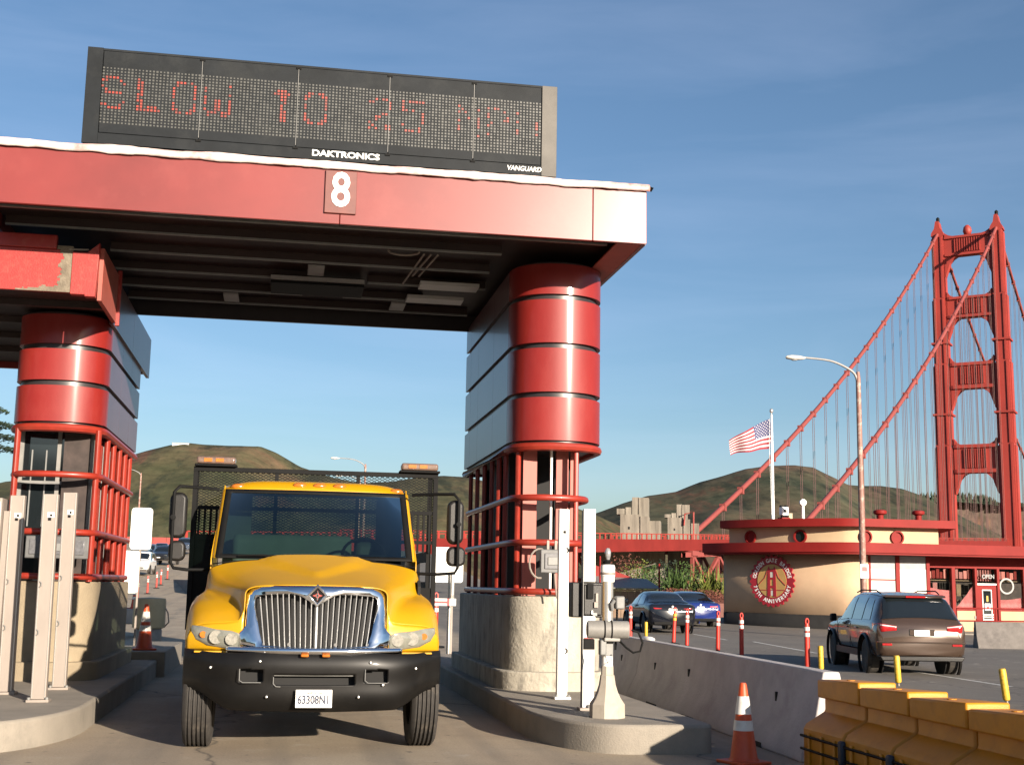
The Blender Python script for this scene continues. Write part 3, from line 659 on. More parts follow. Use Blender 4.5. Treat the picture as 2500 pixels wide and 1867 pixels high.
F = {'S':["0111110","1100011","1000001","1000000","1100000","0111110","0000011","0000001","1000001","1100011","0111110"],
 'L':["1100000"]*9+["1111111"]*2, 'O':["0111110","1100011"]+["1000001"]*7+["1100011","0111110"],
 'W':["10000001"]*5+["10011001"]*4+["11111111","01100110"], 'T':["111111","111111"]+["001100"]*9,
 '2':["0111110","1100011","0000001","0000001","0000011","0000110","0011000","0110000","1100000","1111111","1111111"],
 '5':["1111111","1000000","1000000","1111110","0000011","0000001","0000001","0000001","1000001","1100011","0111110"],
 'M':["1000001","1100011","1110111","1011101","1001001"]+["1000001"]*6, 'P':["1111110","1000011","1000001","1000001","1000011","1111110"]+["1000000"]*5,
 'H':["1000001"]*5+["1111111"]+["1000001"]*5}
lit = set()
for ch, c0 in zip('SLOWTO25MPH', (0,10,20,29,49,58,77,87,104,113,122)):
    for r_, row in enumerate(F[ch]):
        for c_, q in enumerate(row):
            if q == '1': lit.add((c0+c_, r_+3))
NC, NR = 130, 19
px0, px1, pz1, pz0 = SX0+.19, SX1-.21, SZ1-.24, SZ0+.265
offb, onb, onb2 = MB(), MB(), MB(); rnd = random.Random(11)
for c_ in range(NC):
    for r_ in range(NR):
        x = lerp(px0, px1, c_/(NC-1)); z = lerp(pz1, pz0, r_/(NR-1)); s_ = .0105
        on = (c_, r_) in lit
        if on and rnd.random() < (.22 if c_ < 70 else .38 if c_ < 104 else .55): on = False
        b = (onb if rnd.random() < .6 else onb2) if on else offb
        s2 = .0125 if on else s_*rnd.uniform(.75, 1.15)
        b.add([(x-s2,SY-.004,z-s2),(x+s2,SY-.004,z-s2),(x+s2,SY-.004,z+s2),(x-s2,SY-.004,z+s2)], [(0,1,2,3)])
tag(offb.build('unlit_diodes', 'led', sg), kind='stuff')
tag(onb.build('lit_diodes', 'ledlit', sg), kind='stuff')
MAT['ledlit2'] = M('led_lit_dim', (.20,.028,.016), .5, var=0, emit=(1,.10,.04), est=.04)
tag(onb2.build('dim_diodes', 'ledlit2', sg), kind='stuff')
text('DAKTRONICS', .115, 'letter', 'maker_lettering', sg, .003, .002, face_cam(.52, SY-.004, SZ0+.080, 1.12, .9))
text('VANGUARD', .085, 'letter', 'model_lettering', sg, .001, .002, face_cam(2.70, SY-.004, SZ0+.075, .92, 1.0), shear=.15)

# ------------------------------------------------------------------ lower canopy on the left
lc = thing('toll_canopy', 'lower bright red canopy with peeling patched corner at the left edge', 'canopy', (0,0,0))
LF, LB, LX1, LZ0, LZ1 = 15.62, 21.8, -2.30, 4.93, 5.62
MB().box(-32, -2.67, LF, LF+.06, LZ0, 5.45).build('fascia_panel', 'red_low', lc, bevel=.006)  # canopy carried on far out of view to cut skylight from the left
MB().box(-32, -2.86, LF-.03, LF+.06, 5.453, LZ1).build('fascia_cap', 'red_low', lc, bevel=.006)
def patch(u, v):
    x = lerp(-3.30, -2.672, u); return (x, LF-.006, lerp(LZ0+.0, 5.5, v))
ragged = lambda u, v: (u < .80-.10*max(0, .5-v)+.07*mnoise.noise(Vector((v*6, 1, 2)))+.05*mnoise.noise(Vector((v*17, 1, 2)))) and (v > .05+.05*mnoise.noise(Vector((u*7, 3, 2)))+.13*max(0, u-.15))
MB().box(-2.855, -2.67, LF+.002, LF+.06, 5.453, 5.50).build('bare_corner', 'oldconc', lc)
MB().grid(patch, 40, 30, skip=ragged).build('bare_concrete_patch', 'oldconc', lc)
MB().prism([(-2.6695, LZ0-.02),(-2.6695, 5.43),(-2.50,5.43),(-2.36,5.56),(-2.38,LZ0-.04),(-2.5,LZ0-.04),(-2.5,LZ0-.02)], LF-.02, LF+.10, 'y').build('corner_box', 'red_low', lc, bevel=.004)
MB().box(LX1-.07, LX1-.02, LF+.10, 17.1, LZ0-.06, 5.52).build('side_fascia', 'red_steel', lc)
MB().box(LX1-.03, LX1+.02, 17.1, 17.16, LZ0-.09, 5.58).build('edge_strip', 'red_low', lc)
MB().box(LX1-.11, LX1-.06, 17.17, 19.4, LZ0-.06, 5.52).build('side_fascia', 'sidepanel', lc)
MB().box(LX1-.11, LX1-.06, 19.41, LB, LZ0-.06, 5.52).build('side_fascia', 'sidepanel', lc)
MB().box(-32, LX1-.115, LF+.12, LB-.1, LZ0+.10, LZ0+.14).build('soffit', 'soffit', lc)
MB().box(-32, LX1-.115, LB-.08, LB, LZ0, 5.5).build('rear_fascia', 'red', lc)
MB().box(-32, LX1-.115, LF+.07, LB-.09, 5.40, 5.44).build('roof_deck', 'grey_trim', lc)
for y in (16.6, 17.8, 19.0, 20.2): MB().box(-31.9, LX1-.13, y, y+.12, LZ0+.02, LZ0+.10).build('soffit_beam', 'soffit', lc)
MB().tube([(-2.9,LF+.05,5.49),(-2.7,LF-.0,5.46),(-2.5,LF+.05,5.48)], .012, 6).build('loose_pipe', 'alu', lc, smooth=40)
# ------------------------------------------------------------------ the yellow truck (local: x to the picture's right, y back, z up)
tk = thing('truck', 'yellow flatbed work truck with chrome grille facing us in the toll lane', 'truck', (.322, 11.9, 0))
def bow(x): return .30*(abs(x)/1.2)**2.6
HST = [  # hood and fender half sections, centre line to sill, by station from the nose back
 (.16, [(0,1.515),(.20,1.513),(.38,1.508),(.56,1.495),(.645,1.455),(.655,1.36),(.66,1.26),(.70,1.185),(.82,1.165),(.95,1.155),(1.07,1.135),(1.14,1.09),(1.17,1.0),(1.175,.925)]),
 (.36, [(0,1.555),(.20,1.552),(.39,1.545),(.58,1.525),(.68,1.475),(.70,1.40),(.71,1.335),(.76,1.29),(.87,1.275),(.99,1.262),(1.10,1.225),(1.165,1.15),(1.19,1.04),(1.19,.93)]),
 (.62, [(0,1.60),(.21,1.597),(.42,1.588),(.63,1.56),(.755,1.505),(.79,1.445),(.805,1.40),(.86,1.365),(.95,1.358),(1.05,1.342),(1.14,1.30),(1.19,1.21),(1.205,1.08),(1.205,.98)]),
 (.92, [(0,1.66),(.23,1.656),(.46,1.643),(.70,1.608),(.86,1.545),(.91,1.485),(.93,1.44),(.96,1.41),(1.02,1.402),(1.09,1.385),(1.155,1.34),(1.20,1.25),(1.21,1.14),(1.21,1.06)]),
 (1.20, [(0,1.725),(.25,1.72),(.50,1.705),(.78,1.665),(.96,1.60),(1.01,1.54),(1.03,1.49),(1.045,1.455),(1.075,1.435),(1.11,1.41),(1.16,1.36),(1.20,1.27),(1.205,1.14),(1.20,1.0)]),
 (1.46, [(0,1.79),(.27,1.783),(.54,1.765),(.84,1.73),(1.02,1.68),(1.06,1.62),(1.07,1.56),(1.075,1.50),(1.085,1.44),(1.10,1.37),(1.12,1.30),(1.13,1.20),(1.13,1.05),(1.13,.90)]),
]
def hood_sec(t, k):
    P = [(s[0], s[1][k][0], s[1][k][1]) for s in HST]; return crom(P, t)
K = len(HST[0][1])-1
def hood(u, v):
    sx = -1 if u < .5 else 1; w = abs(u-.5)*2
    rows = []
    pts = [hood_sec(v, k) for k in range(K+1)]
    y, x, z = crom(pts, w)
    vw = lerp(.04, .52, sstep(.40, 1.46, y)); z += .035*(1-sstep(vw-.10, vw+.05, abs(x)))*sstep(.34, .75, y)
    return (sx*x, y+bow(x)*(1-v)**1.2, z)
MB().grid(hood, 96, 36).build('hood', 'yellow', tk, smooth=50, solid=.008)
# fender fronts under the hood edge (with headlamps set in)
def front_y(x, z): return .16+bow(x)-.05*sstep(1.16, .93, z)*0 - .035*math.sin(math.pi*min(1, max(0, (1.17-z)/.26)))
for sx in (-1, 1):
    def ff(u, v):
        x = lerp(.655, 1.176, u); zt = interp([(.655,1.30),(.70,1.185),(.82,1.165),(.95,1.155),(1.07,1.135),(1.14,1.09),(1.17,1.0)], x)
        z = lerp(.915, zt, v); return (sx*x, front_y(x, z)+.002, z)
    MB().grid(ff, 18, 10).build('fender_front', 'yellow', tk, smooth=50, solid=.006)
    out = [(.635,.925),(.70,1.075),(.76,1.095),(.90,1.105),(1.03,1.13),(1.13,1.135),(1.135,1.08),(1.09,1.01),(.98,.955),(.80,.93)]
    def hp(i_f, d):   # fill by fan rings
        return [(sx*(lerp(.89,p[0],i_f)), front_y(lerp(.89,p[0],i_f), lerp(1.035,p[1],i_f))-d-.012*(1-i_f), lerp(1.035,p[1],i_f)) for p in out]
    b = MB(); rings = [hp(f_, .014) for f_ in (.02,.35,.7,.95)]+[hp(1.0, .0)]; n = len(out)
    b.add([p for r_ in rings for p in r_], [(i*n+k, i*n+(k+1)%n, (i+1)*n+(k+1)%n, (i+1)*n+k) for i in range(4) for k in range(n)]+[tuple(range(n))])
    hl = b.build('headlight', 'lens', tk, smooth=50)
    for (cx, cz, r_, mt) in ((1.02,1.055,.03,'amber'),(.90,1.035,.062,'reflector'),(.76,1.02,.055,'reflector')):
        yy = front_y(cx, cz)-.040
        MB().lathe([(.0,yy+.012),(r_*.4,yy+.010),(r_*.8,yy+.004),(r_,yy-.001),(r_*.9,yy-.002),(r_*.9,yy+.02)], 16, (sx*cx,0,cz), 'y').build('bulb_bowl', mt, hl, smooth=50) if False else \
        MB().add([(sx*cx+r_*math.cos(R(a)), front_y(cx+r_*.0, cz)-.0285, cz+r_*math.sin(R(a))) for a in range(0,360,24)], [tuple(range(15))]).build('bulb_bowl', mt, hl)
    MB().box(min(sx*.66,sx*1.09), max(sx*.66,sx*1.09), .24, .30, .895, .912).build('fender_lip', 'yellow', tk, bevel=.004)
# chrome grille shell
def gbow(x): return .02+.17*(abs(x)/.66)**2.2
def gy(x, z): return gbow(x)+(.0+.12*sstep(.92, 1.52, z))-.02
def loop(half): return half+[(-x, z) for x, z in reversed(half[1:-1])] if False else half+[(-x, z) for x, z in reversed(half) if abs(x) > 1e-6]
ohalf = [(0,1.514),(.20,1.513),(.40,1.510),(.58,1.502),(.635,1.475),(.652,1.42),(.650,1.30),(.645,1.20),(.648,1.125),(.685,1.092),(.715,1.075),(.70,.99),(.675,.92),(.30,.915),(.0,.915)]
ihalf = [(0,1.332),(.05,1.35),(.11,1.405),(.16,1.427),(.30,1.427),(.51,1.420),(.552,1.395),(.556,1.33),(.545,1.26),(.528,1.17),(.51,1.08),(.49,1.02),(.47,.975),(.30,.968),(.0,.966)]
def shell(outer, inner, depth, name, mat, par):
    o_, i_ = loop(outer), loop(inner); n = len(o_); b = MB(); rows = []
    for f_, d in ((0,.07),(.0,.0),(.15,-.022),(.5,-.034),(.85,-.024),(1.0,.0),(1.0,depth)):
        rows.append([(lerp(p[0],q[0],f_), gy(lerp(p[0],q[0],f_), lerp(p[1],q[1],f_))+d, lerp(p[1],q[1],f_)) for p, q in zip(o_, i_)])
    m = len(rows)
    b.add([p for r_ in rows for p in r_], [(i*n+k, i*n+(k+1)%n, (i+1)*n+(k+1)%n, (i+1)*n+k) for i in range(m-1) for k in range(n)])
    return b.build(name, mat, par, smooth=50)
gs = shell(ohalf, ihalf, .10, 'grille_shell', 'chrome', tk)
def lstrip(u, v):
    x = lerp(-.80, .80, u); return (x, gbow(x)*.72-.035-.02*math.sin(math.pi*v), lerp(.895, .958, v))
MB().grid(lstrip, 48, 6).build('chrome_lower_strip', 'chrome', tk, smooth=60, solid=.006)
# grille interior
def bk_(u, v):
    z = lerp(.95, 1.44, v); x = lerp(-.575, .575, u); return (x, gy(x, z)+.10, z)
MB().grid(bk_, 16, 8).build('grille_backing', 'void', tk)
def zin(x):
    t = [(0,1.345),(.05,1.36),(.11,1.412),(.16,1.432),(.30,1.43),(.50,1.417),(.55,1.385)]; return interp(t, abs(x))
gb_ = 21
for i in range(gb_):
    f_ = (i/(gb_-1))*2-1; xt, xb = f_*.520, f_*.462
    w_ = .012 if i == gb_//2 else .0062
    def bar(u, v):
        z = lerp(.962, zin(xt), v); x = lerp(xb, xt, v)
        return z, x
    b = MB(); n_ = 8; vs = []
    for k in range(n_+1):
        z, x = bar(0, k/n_); yy = gy(x, z)+.018-.016*math.sin(math.pi*k/n_)
        for a in range(8):
            vs.append((x+w_*math.cos(a*math.pi/4), yy+.016*math.sin(a*math.pi/4)*-1, z))
    b.add(vs, [(k*8+a, k*8+(a+1)%8, (k+1)*8+(a+1)%8, (k+1)*8+a) for k in range(n_) for a in range(8)])
    b.build('grille_bar', 'bars', tk, smooth=60)
for x in (-.24, .18): MB().lathe([(.0,0),(.016,.0),(.016,.02),(.0,.03)], 10, (x, gy(x,.985)-.0, .985), 'y').build('grille_bolt', 'chrome', tk, smooth=40)
# nose emblem: chrome diamond round a red centre
em = MB(); dz, dx = .105, .098
em.ring([(0,dz),(dx,0),(0,-dz),(-dx,0)], [(0,dz*.70),(dx*.70,0),(0,-dz*.70),(-dx*.70,0)], 0, .03, 'y')
e_ = em.build('nose_emblem', 'chrome', tk, loc=(.0, gy(0,1.42)-.05, 1.424), bevel=.005)
MB().prism([(0,dz*.69),(dx*.69,0),(0,-dz*.69),(-dx*.69,0)], .014, .028, 'y').build('emblem_field', 'black', e_)
MB().prism([(-.045,0),(-.012,.012),(0,.048),(.012,.012),(.045,0),(.012,-.012),(0,-.048),(-.012,-.012)], .006, .0135, 'y').build('emblem_red_mark', 'brass', e_)
MB().box(-.006,.006,.001,.0055,-.04,.04).box(-.02,.02,.001,.0055,-.006,.006).build('emblem_bar', 'chrome', e_)
# bumper: moulded shell with openings
def byf(x): return .40*(abs(x)/1.19)**3.6
def bump(u, v):
    x = lerp(-1.185, 1.185, u); ax = abs(x)
    zt = .915-.015*sstep(.5,.7,ax)+.02*sstep(.9,1.15,ax); zb = .385+.02*ax+.16*sstep(.72,1.10,ax)
    z = lerp(zb, zt, v); y = byf(x)-.05*math.sin(math.pi*v)**.7-.012*math.sin(3*math.pi*v)+.06*(1-v)**3
    return (x, y+.02, z)
def holes(u, v):
    x = lerp(-1.185, 1.185, u); z = bump(u, v)[2]; ax = abs(x)
    return (abs(x) < .36 and .625 < z < .725) or (.46 < ax < .66 and .655 < z < .765)
MB().grid(bump, 150, 44, skip=holes).build('bumper', 'blackgloss', tk, smooth=45, solid=.012)
for a, b_, z0, z1 in ((-.40,.40,.58,.77),(-.72,-.43,.61,.80),(.43,.72,.61,.80)):
    MB().box(a, b_, .10, .20, z0, z1).build('bumper_recess', 'void', tk)
MB().tube([(-.36,.03,.715),(.36,.03,.715)], .013, 8).build('recess_bar', 'greybox', tk, smooth=40)
for sx, x0, x1, z0, z1 in ((-1,-.665,-.455,.65,.77),(1,.455,.665,.65,.77)):
    b = MB().tube([(x0,-.035,z1),(x0,-.035,z0+.02),(x0+.03,-.035,z0),(x1-.02,-.035,z0)], .004, 6); b.build('opening_trim', 'greybox', tk, smooth=40)
MB().tube([(-.365,-.03,.70),(-.365,-.03,.64),(-.34,-.03,.615),(-.30,-.03,.613)], .004, 6).build('opening_trim', 'greybox', tk, smooth=40)
for x, z in ((-.49,.835),(.50,.83),(-.42,.525),(.40,.525),(.93,.77),(-.93,.77),(.62,.63)):
    MB().lathe([(0,-.052+byf(x)),(.009,-.05+byf(x)),(.013,-.04+byf(x)),(.013,.0+byf(x))], 12, (x,0,z), 'y').build('bumper_bolt', 'alu_bright', tk, smooth=50)
for x in (-.095, .095): MB().box(x-.036, x+.036, -.075, -.03, .878, .905).build('amber_marker', 'amber', tk, bevel=.01)
lp = MB().box(-.162, .162, -.075, -.068, .435, .592).build('licence_plate', 'plate', tk, bevel=.004, loc=(.0,0,0))
text('63308N1', .098, 'plateink', 'plate_number', lp, .0030, .001, face_cam(0, -.077, .502, .78, 1.05))
text('California', .042, 'platered', 'plate_state', lp, .0006, .001, face_cam(-.01, -.077, .566, 1.05, .85), shear=.25)
MB().box(-.105,-.085,-.0775,-.0755,.574,.584).box(.085,.105,-.0775,-.0755,.574,.584).build('plate_sticker', 'plateink', lp) if False else None
MB().box(-.07,.07,-.0765,-.0755,.446,.450).build('plate_line', 'platered', lp)
# cab
def ws(u, v):
    xb, xt = 1.015, .965; x = lerp(-1, 1, u); w = lerp(xb, xt, v)
    y = lerp(1.52, 2.06, v)+.10*(x*x)-.10*0; z = lerp(1.775, 2.515, v)
    return (x*w, y-.06, z)
def frame_grid(fn, fu0, fu1, fv0, fv1, nu=40, nv=20):
    return lambda u, v: not ((u < fu0 or u > fu1) or (v < fv0 or v > fv1))
MB().grid(ws, 60, 40, skip=frame_grid(ws, .032, .968, .045, .955)).build('windscreen_gasket', 'black', tk, smooth=60, solid=.014)
MB().grid(lambda u, v: ws(lerp(.03,.97,u), lerp(.04,.96,v)), 20, 10).build('windscreen', 'glass', tk, smooth=60)
for sx in (-1, 1):
    def pil(u, v):
        p = ws(1 if sx > 0 else 0, v); q = (p[0]+sx*.030, p[1]+.05, p[2]); r_ = (p[0]+sx*.045, p[1]+.22, p[2])
        return crom([(p[0]-sx*.004, p[1]-.006, p[2]), q, r_], u)
    MB().grid(pil, 6, 10).build('windscreen_pillar', 'yellow', tk, smooth=60, solid=.006)
    # doors with window openings
    def side(u, v):
        y = lerp(1.60, 2.78, u); z = lerp(.80, 2.56, v); x = 1.055-.075*sstep(1.75, 2.55, z); return (sx*x, max(y, 1.46+ (z-1.775)*.73+.16) if z > 1.775 else y, z)
    MB().grid(side, 20, 20, skip=lambda u, v: .18 < u < .80 and .58 < v < .92).build('cab_side', 'yellow', tk, smooth=40, solid=.01)
    MB().grid(lambda u, v: side(lerp(.17,.81,u), lerp(.57,.93,v)), 4, 4).build('door_window', 'glass', tk)
def roof(u, v):
    x = lerp(-1.0, 1.0, u); e = (abs(x)/1.0)
    y = lerp(2.03, 2.78, v)+.09*x*x*(1-v); z = 2.515+.115*(1-(1-min(1, v*2.6))**2.2)*(1-.45*e**5)-.05*e**7
    return (x*(1-.0*v), y-.06*0, z)
MB().grid(roof, 50, 24).build('cab_roof', 'yellow', tk, smooth=60, solid=.01)
for x in (-.84, -.185, .03, .245, .87):
    v_ = .11; p = roof((x+1)/2, v_)
    MB().lathe([(0,-.035),(.03,-.033),(.055,-.02),(.066,0),(.066,.02)], 14, (0,0,0), 'y').build('roof_marker_lamp', 'amber', tk, smooth=50, loc=(p[0], p[1]-.004, p[2]+.002)).scale = (1.15, 1, .52)
MB().grid(lambda u, v: (lerp(-1.0,1.0,u), 2.79, lerp(.8,2.6,v)), 20, 18, skip=lambda u, v: .16 < u < .84 and .62 < v < .93).build('cab_rear_wall', 'dash', tk, solid=.02)
MB().box(-.95,.95,1.55,2.0,1.60,1.74).build('dashboard', 'dash', tk, bevel=.05)
MB().box(-.95,.95,2.30,2.50,1.25,1.62).build('bench_seat', 'seat', tk, bevel=.05)
MB().box(-.88,.42,2.46,2.62,1.5,2.06).build('seat_back', 'seat', tk, bevel=.06)
MB().box(.46,.86,2.46,2.62,1.5,2.0).build('seat_back', 'dash', tk, bevel=.06)
st = [(.52+.23*math.cos(R(a)), 1.86+.10*math.sin(R(a)), 1.83+.19*math.sin(R(a))) for a in range(0,360,15)]
sw = MB().tube(st, .016, 8, closed=True).build('steering_wheel', 'black', tk, smooth=60)
MB().bar((.30,1.86,1.83),(.74,1.86,1.83),.03).bar((.52,1.86,1.83),(.52,1.72,1.62),.05).build('steering_spoke', 'black', sw)
for x0, x1 in ((-.78,-.10),(.05,.62)):
    MB().tube([(x0, 1.42+.1*(x0**2), 1.80),(x0+.25,1.425,1.81),(x1,1.44+.1*x1*x1,1.775)], .010, 6).build('wiper', 'black', tk, smooth=50)
def cowl(u, v):
    x = lerp(-1.03, 1.03, u); return (x, lerp(1.44,1.55,v)+.09*x*x-.04, 1.765-.05*abs(x)**3+.004)
MB().grid(cowl, 20, 3).build('cowl', 'black', tk, smooth=60, solid=.01)
for sx in (-1, 1):
    MB().box(min(sx*1.062,sx*1.085), max(sx*1.062,sx*1.085), 1.22, 1.30, 1.22, 1.36).build('hood_latch', 'black', tk, bevel=.008)
    MB().tube([(sx*1.075,1.475,1.0),(sx*1.07,1.475,1.5),(sx*1.045,1.475,1.64)], .012, 6).build('hood_gap_seal', 'black', tk, smooth=50)
    MB().tube([(sx*1.0,1.30,1.60),(sx*1.02,1.26,1.66),(sx*.98,1.30,1.69)], .01, 6).build('hood_handle', 'black', tk, smooth=50) if False else None
vb = MB().prism([(1.20,1.58),(1.14,1.52),(1.16,1.42),(1.24,1.44),(1.30,1.56)], 1.035, 1.065, 'x').build('hood_vent', 'void', tk)
# mirrors
for sx in (-1, 1):
    def rr(x0, x1, z0, z1, r_):
        return [(x0+r_,z0),(x1-r_,z0),(x1,z0+r_),(x1,z1-r_),(x1-r_,z1),(x0+r_,z1),(x0,z1-r_),(x0,z0+r_)]
    a, b_ = (1.33, 1.505); a, b_ = (a, b_) if sx > 0 else (-b_, -a)
    a2, b2 = ((1.33,1.53) if sx > 0 else (-1.495,-1.325)); off = .06 if sx > 0 else 0
    MB().prism([(x+off, z) for x, z in rr(a, b_, 1.97, 2.44, .045)], 1.66, 1.80, 'y').build('mirror', 'blackplastic', tk, bevel=.045, seg=3)
    MB().prism([(x+off, z) for x, z in rr(a2, b2, 1.735, 1.945, .04)], 1.66, 1.78, 'y').build('spot_mirror', 'blackplastic', tk, bevel=.04, seg=3)
    xo = sx*(1.46 if sx < 0 else 1.50)
    arm = [(sx*1.03,1.95,2.50),(sx*1.25,1.80,2.505),(xo-sx*.05,1.64,2.50),(xo,1.62,2.44),(xo,1.62,2.1),(xo,1.62,1.72),(xo-sx*.03,1.64,1.665),(sx*1.3,1.70,1.65),(sx*1.06,1.80,1.655)]
    MB().tube(arm, .017, 8).build('mirror_arm', 'black', tk, smooth=60)
    MB().lathe([(.0,-.02),(.025,-.018),(.025,.03)], 10, (xo,1.62,2.18), 'y').lathe([(.0,-.02),(.02,-.018),(.02,.03)], 10, (xo,1.62,1.83), 'y').build('mirror_clamp', 'black', tk, smooth=40) if False else \
    MB().lathe([(.0,-.03),(.026,-.028),(.026,.03)], 10, (xo,1.62,2.18), 'y').build('mirror_clamp', 'black', tk, smooth=40)
# wheels
def wheel(name, x0, x1, y, r_, par, inward):
    w = x1-x0; cx = (x0+x1)/2; prof_ = [(.30, -w/2+.02), (r_*.80, -w/2), (r_*.93, -w/2+.008), (r_*.985, -w/2+.03)]
    n_g = 5; rb = w-.07
    for k in range(n_g):
        c = -rb/2+rb*(k+.5)/n_g; g = .006
        prof_ += [(r_, c-g-.006), (r_-.02, c-g), (r_-.02, c+g), (r_, c+g+.006)]
    prof_ += [(r_*.985, w/2-.03), (r_*.93, w/2-.008), (r_*.80, w/2), (.30, w/2-.02)]
    t = MB().lathe(prof_, 40, (0,0,0), 'x', closed=True).build(name, 'rubber', par, smooth=30, loc=(cx, y, r_-.008))
    o_ = 1 if cx > 0 else -1
    MB().lathe([(.0, o_*(w/2-.10)), (.12, o_*(w/2-.10)), (.20, o_*(w/2-.06)), (.27, o_*(w/2-.05)), (.30, o_*(w/2-.015)), (.312, o_*(w/2-.02))], 24, (0,0,0), 'x').build('rim', 'steelrim', t, smooth=40)
    MB().lathe([(.10, -o_*.0), (.10, o_*(w/2-.02)), (.06, o_*(w/2+.02)), (.0, o_*(w/2+.02))], 16, (0,0,0), 'x').build('hub', 'steelrim', t, smooth=40)
    return t
wheel('wheel', -1.185, -.915, .86, .50, tk, 1); wheel('wheel', .925, 1.195, .86, .50, tk, 1)
for x in (-1.17, -.86, .62, .93): wheel('wheel', x, x+.25, 5.3, .50, tk, 1)
# undercarriage, bed and headboard
MB().box(-.43,-.35,.35,8.2,.66,.90).build('frame_rail', 'black', tk); MB().box(.35,.43,.35,8.2,.66,.90).build('frame_rail', 'black', tk)
MB().tube([(-.95,.86,.50),(-.5,.86,.44),(.5,.86,.44),(.95,.86,.50)], .06, 8).build('front_axle', 'black', tk, smooth=40)
MB().tube([(-.9,5.3,.5),(.9,5.3,.5)], .10, 8).build('rear_axle', 'black', tk, smooth=40)
MB().lathe([(0,-.2),(.2,-.16),(.2,.16),(0,.2)], 14, (0,5.3,.5), 'y').build('differential', 'black', tk, smooth=40)
for sx in (-1, 1):
    MB().box(min(sx*.44,sx*.52),max(sx*.44,sx*.52),.1,1.7,.48,.56).build('leaf_spring', 'black', tk)
    MB().lathe([(0,-.5),(.26,-.5),(.26,.5),(0,.5)], 18, (sx*.80,2.6,.66), 'y').build('fuel_tank', 'alu' if sx > 0 else 'black', tk, smooth=40)
MB().box(-.34,.34,.5,1.5,.52,1.2).build('engine', 'black', tk, bevel=.03)
MB().box(.16,.40,1.2,1.5,.30,.5).build('lower_bracket', 'black', tk)
MB().box(.62,.80,.95,1.1,.46,.60).build('brake_chamber', 'greybox', tk, bevel=.03)
MB().box(-.82,-.62,.95,1.1,.46,.60).build('brake_chamber', 'greybox', tk, bevel=.03)
for k in range(9):
    y = 2.98+k*.6; MB().box(-1.32,1.32,y+.004,y+.596,1.16,1.20).build('bed_board', 'black', tk)
for sx in (-1, 1):
    for y in (2.95, 4.1, 5.3, 6.6, 8.2): MB().box(sx*1.335-.025,sx*1.335+.025,y,y+.05,1.2,1.9 if y > 3 else 2.80).build('bed_stake', 'black', tk)
    for z in (1.45, 1.8): MB().box(sx*1.335-.02,sx*1.335+.02,3.02,8.2,z,z+.12).build('side_board', 'black', tk)
hbz = 2.82
MB().box(-1.37,1.42,2.90,2.95,hbz-.05,hbz).build('headboard_top_bar', 'black', tk)
for x0 in (-1.37, 1.37): MB().box(x0, x0+.05, 2.90, 2.949, 1.0, hbz-.052).build('headboard_post', 'black', tk)
for x0 in (-.46, .47): MB().box(x0, x0+.04, 2.912, 2.948, 1.2, hbz-.052).build('headboard_stiffener', 'black', tk)
for z in (2.02, 2.36): MB().box(-1.318, 1.368, 2.914, 2.946, z-.02, z+.02).build('headboard_rail', 'black', tk)
for sx, a, b_ in ((-1,-1.318,-1.06),(1,1.10,1.366)):
    MB().box(a, b_, 2.92, 2.935, 1.0, 2.06 if sx < 0 else 1.5).build('headboard_plate', 'black', tk)
    for k in range(4):
        x = lerp(a, b_, (k+.5)/4); MB().box(x-.012, x+.012, 2.915, 2.94, 1.9, 2.36).build('headboard_slat', 'black', tk)
mb = MB(); p_ = .062; z0, z1, xa, xb = 2.06, hbz-.05, -1.32, 1.37; slope = .50
nn = int((xb-xa+(z1-z0)/slope)/p_)
for k in range(nn+1):
    for d in (1, -1):
        xs = xa-(z1-z0)/slope+k*p_; A = (xs, z0); B = (xs+(z1-z0)/slope, z1)
        t0 = max(0, (xa-A[0])/(B[0]-A[0])); t1 = min(1, (xb-A[0])/(B[0]-A[0]))
        if t1 <= t0: continue
        P = lambda t: (lerp(A[0],B[0],t), lerp(A[1],B[1],t))
        p, q = P(t0), P(t1)
        if d < 0: p, q = (xa+xb-p[0], p[1]), (xa+xb-q[0], q[1])
        mb.bar((p[0],2.93+.002*d,p[1]),(q[0],2.93+.002*d,q[1]),.007,.004,(0,1,0))
tag(mb.build('expanded_mesh', 'black', tk), kind='stuff')
for cx in (-1.125, 1.20):
    b_ = thing('x','x','x'); bpy.data.objects.remove(b_)
    base = MB().box(cx-.235, cx+.235, 2.84, 3.04, hbz+.002, hbz+.03).build('beacon_base', 'black', tk, bevel=.008)
    MB().box(cx-.215, cx+.215, 2.86, 3.02, hbz+.032, hbz+.115).build('beacon_dome', 'clear_amber', base, bevel=.025, seg=3)
    for dx_ in (-.09, .04): MB().box(cx+dx_-.045, cx+dx_+.045, 2.852, 2.862, hbz+.055, hbz+.095).build('beacon_lamp', 'amber', base)
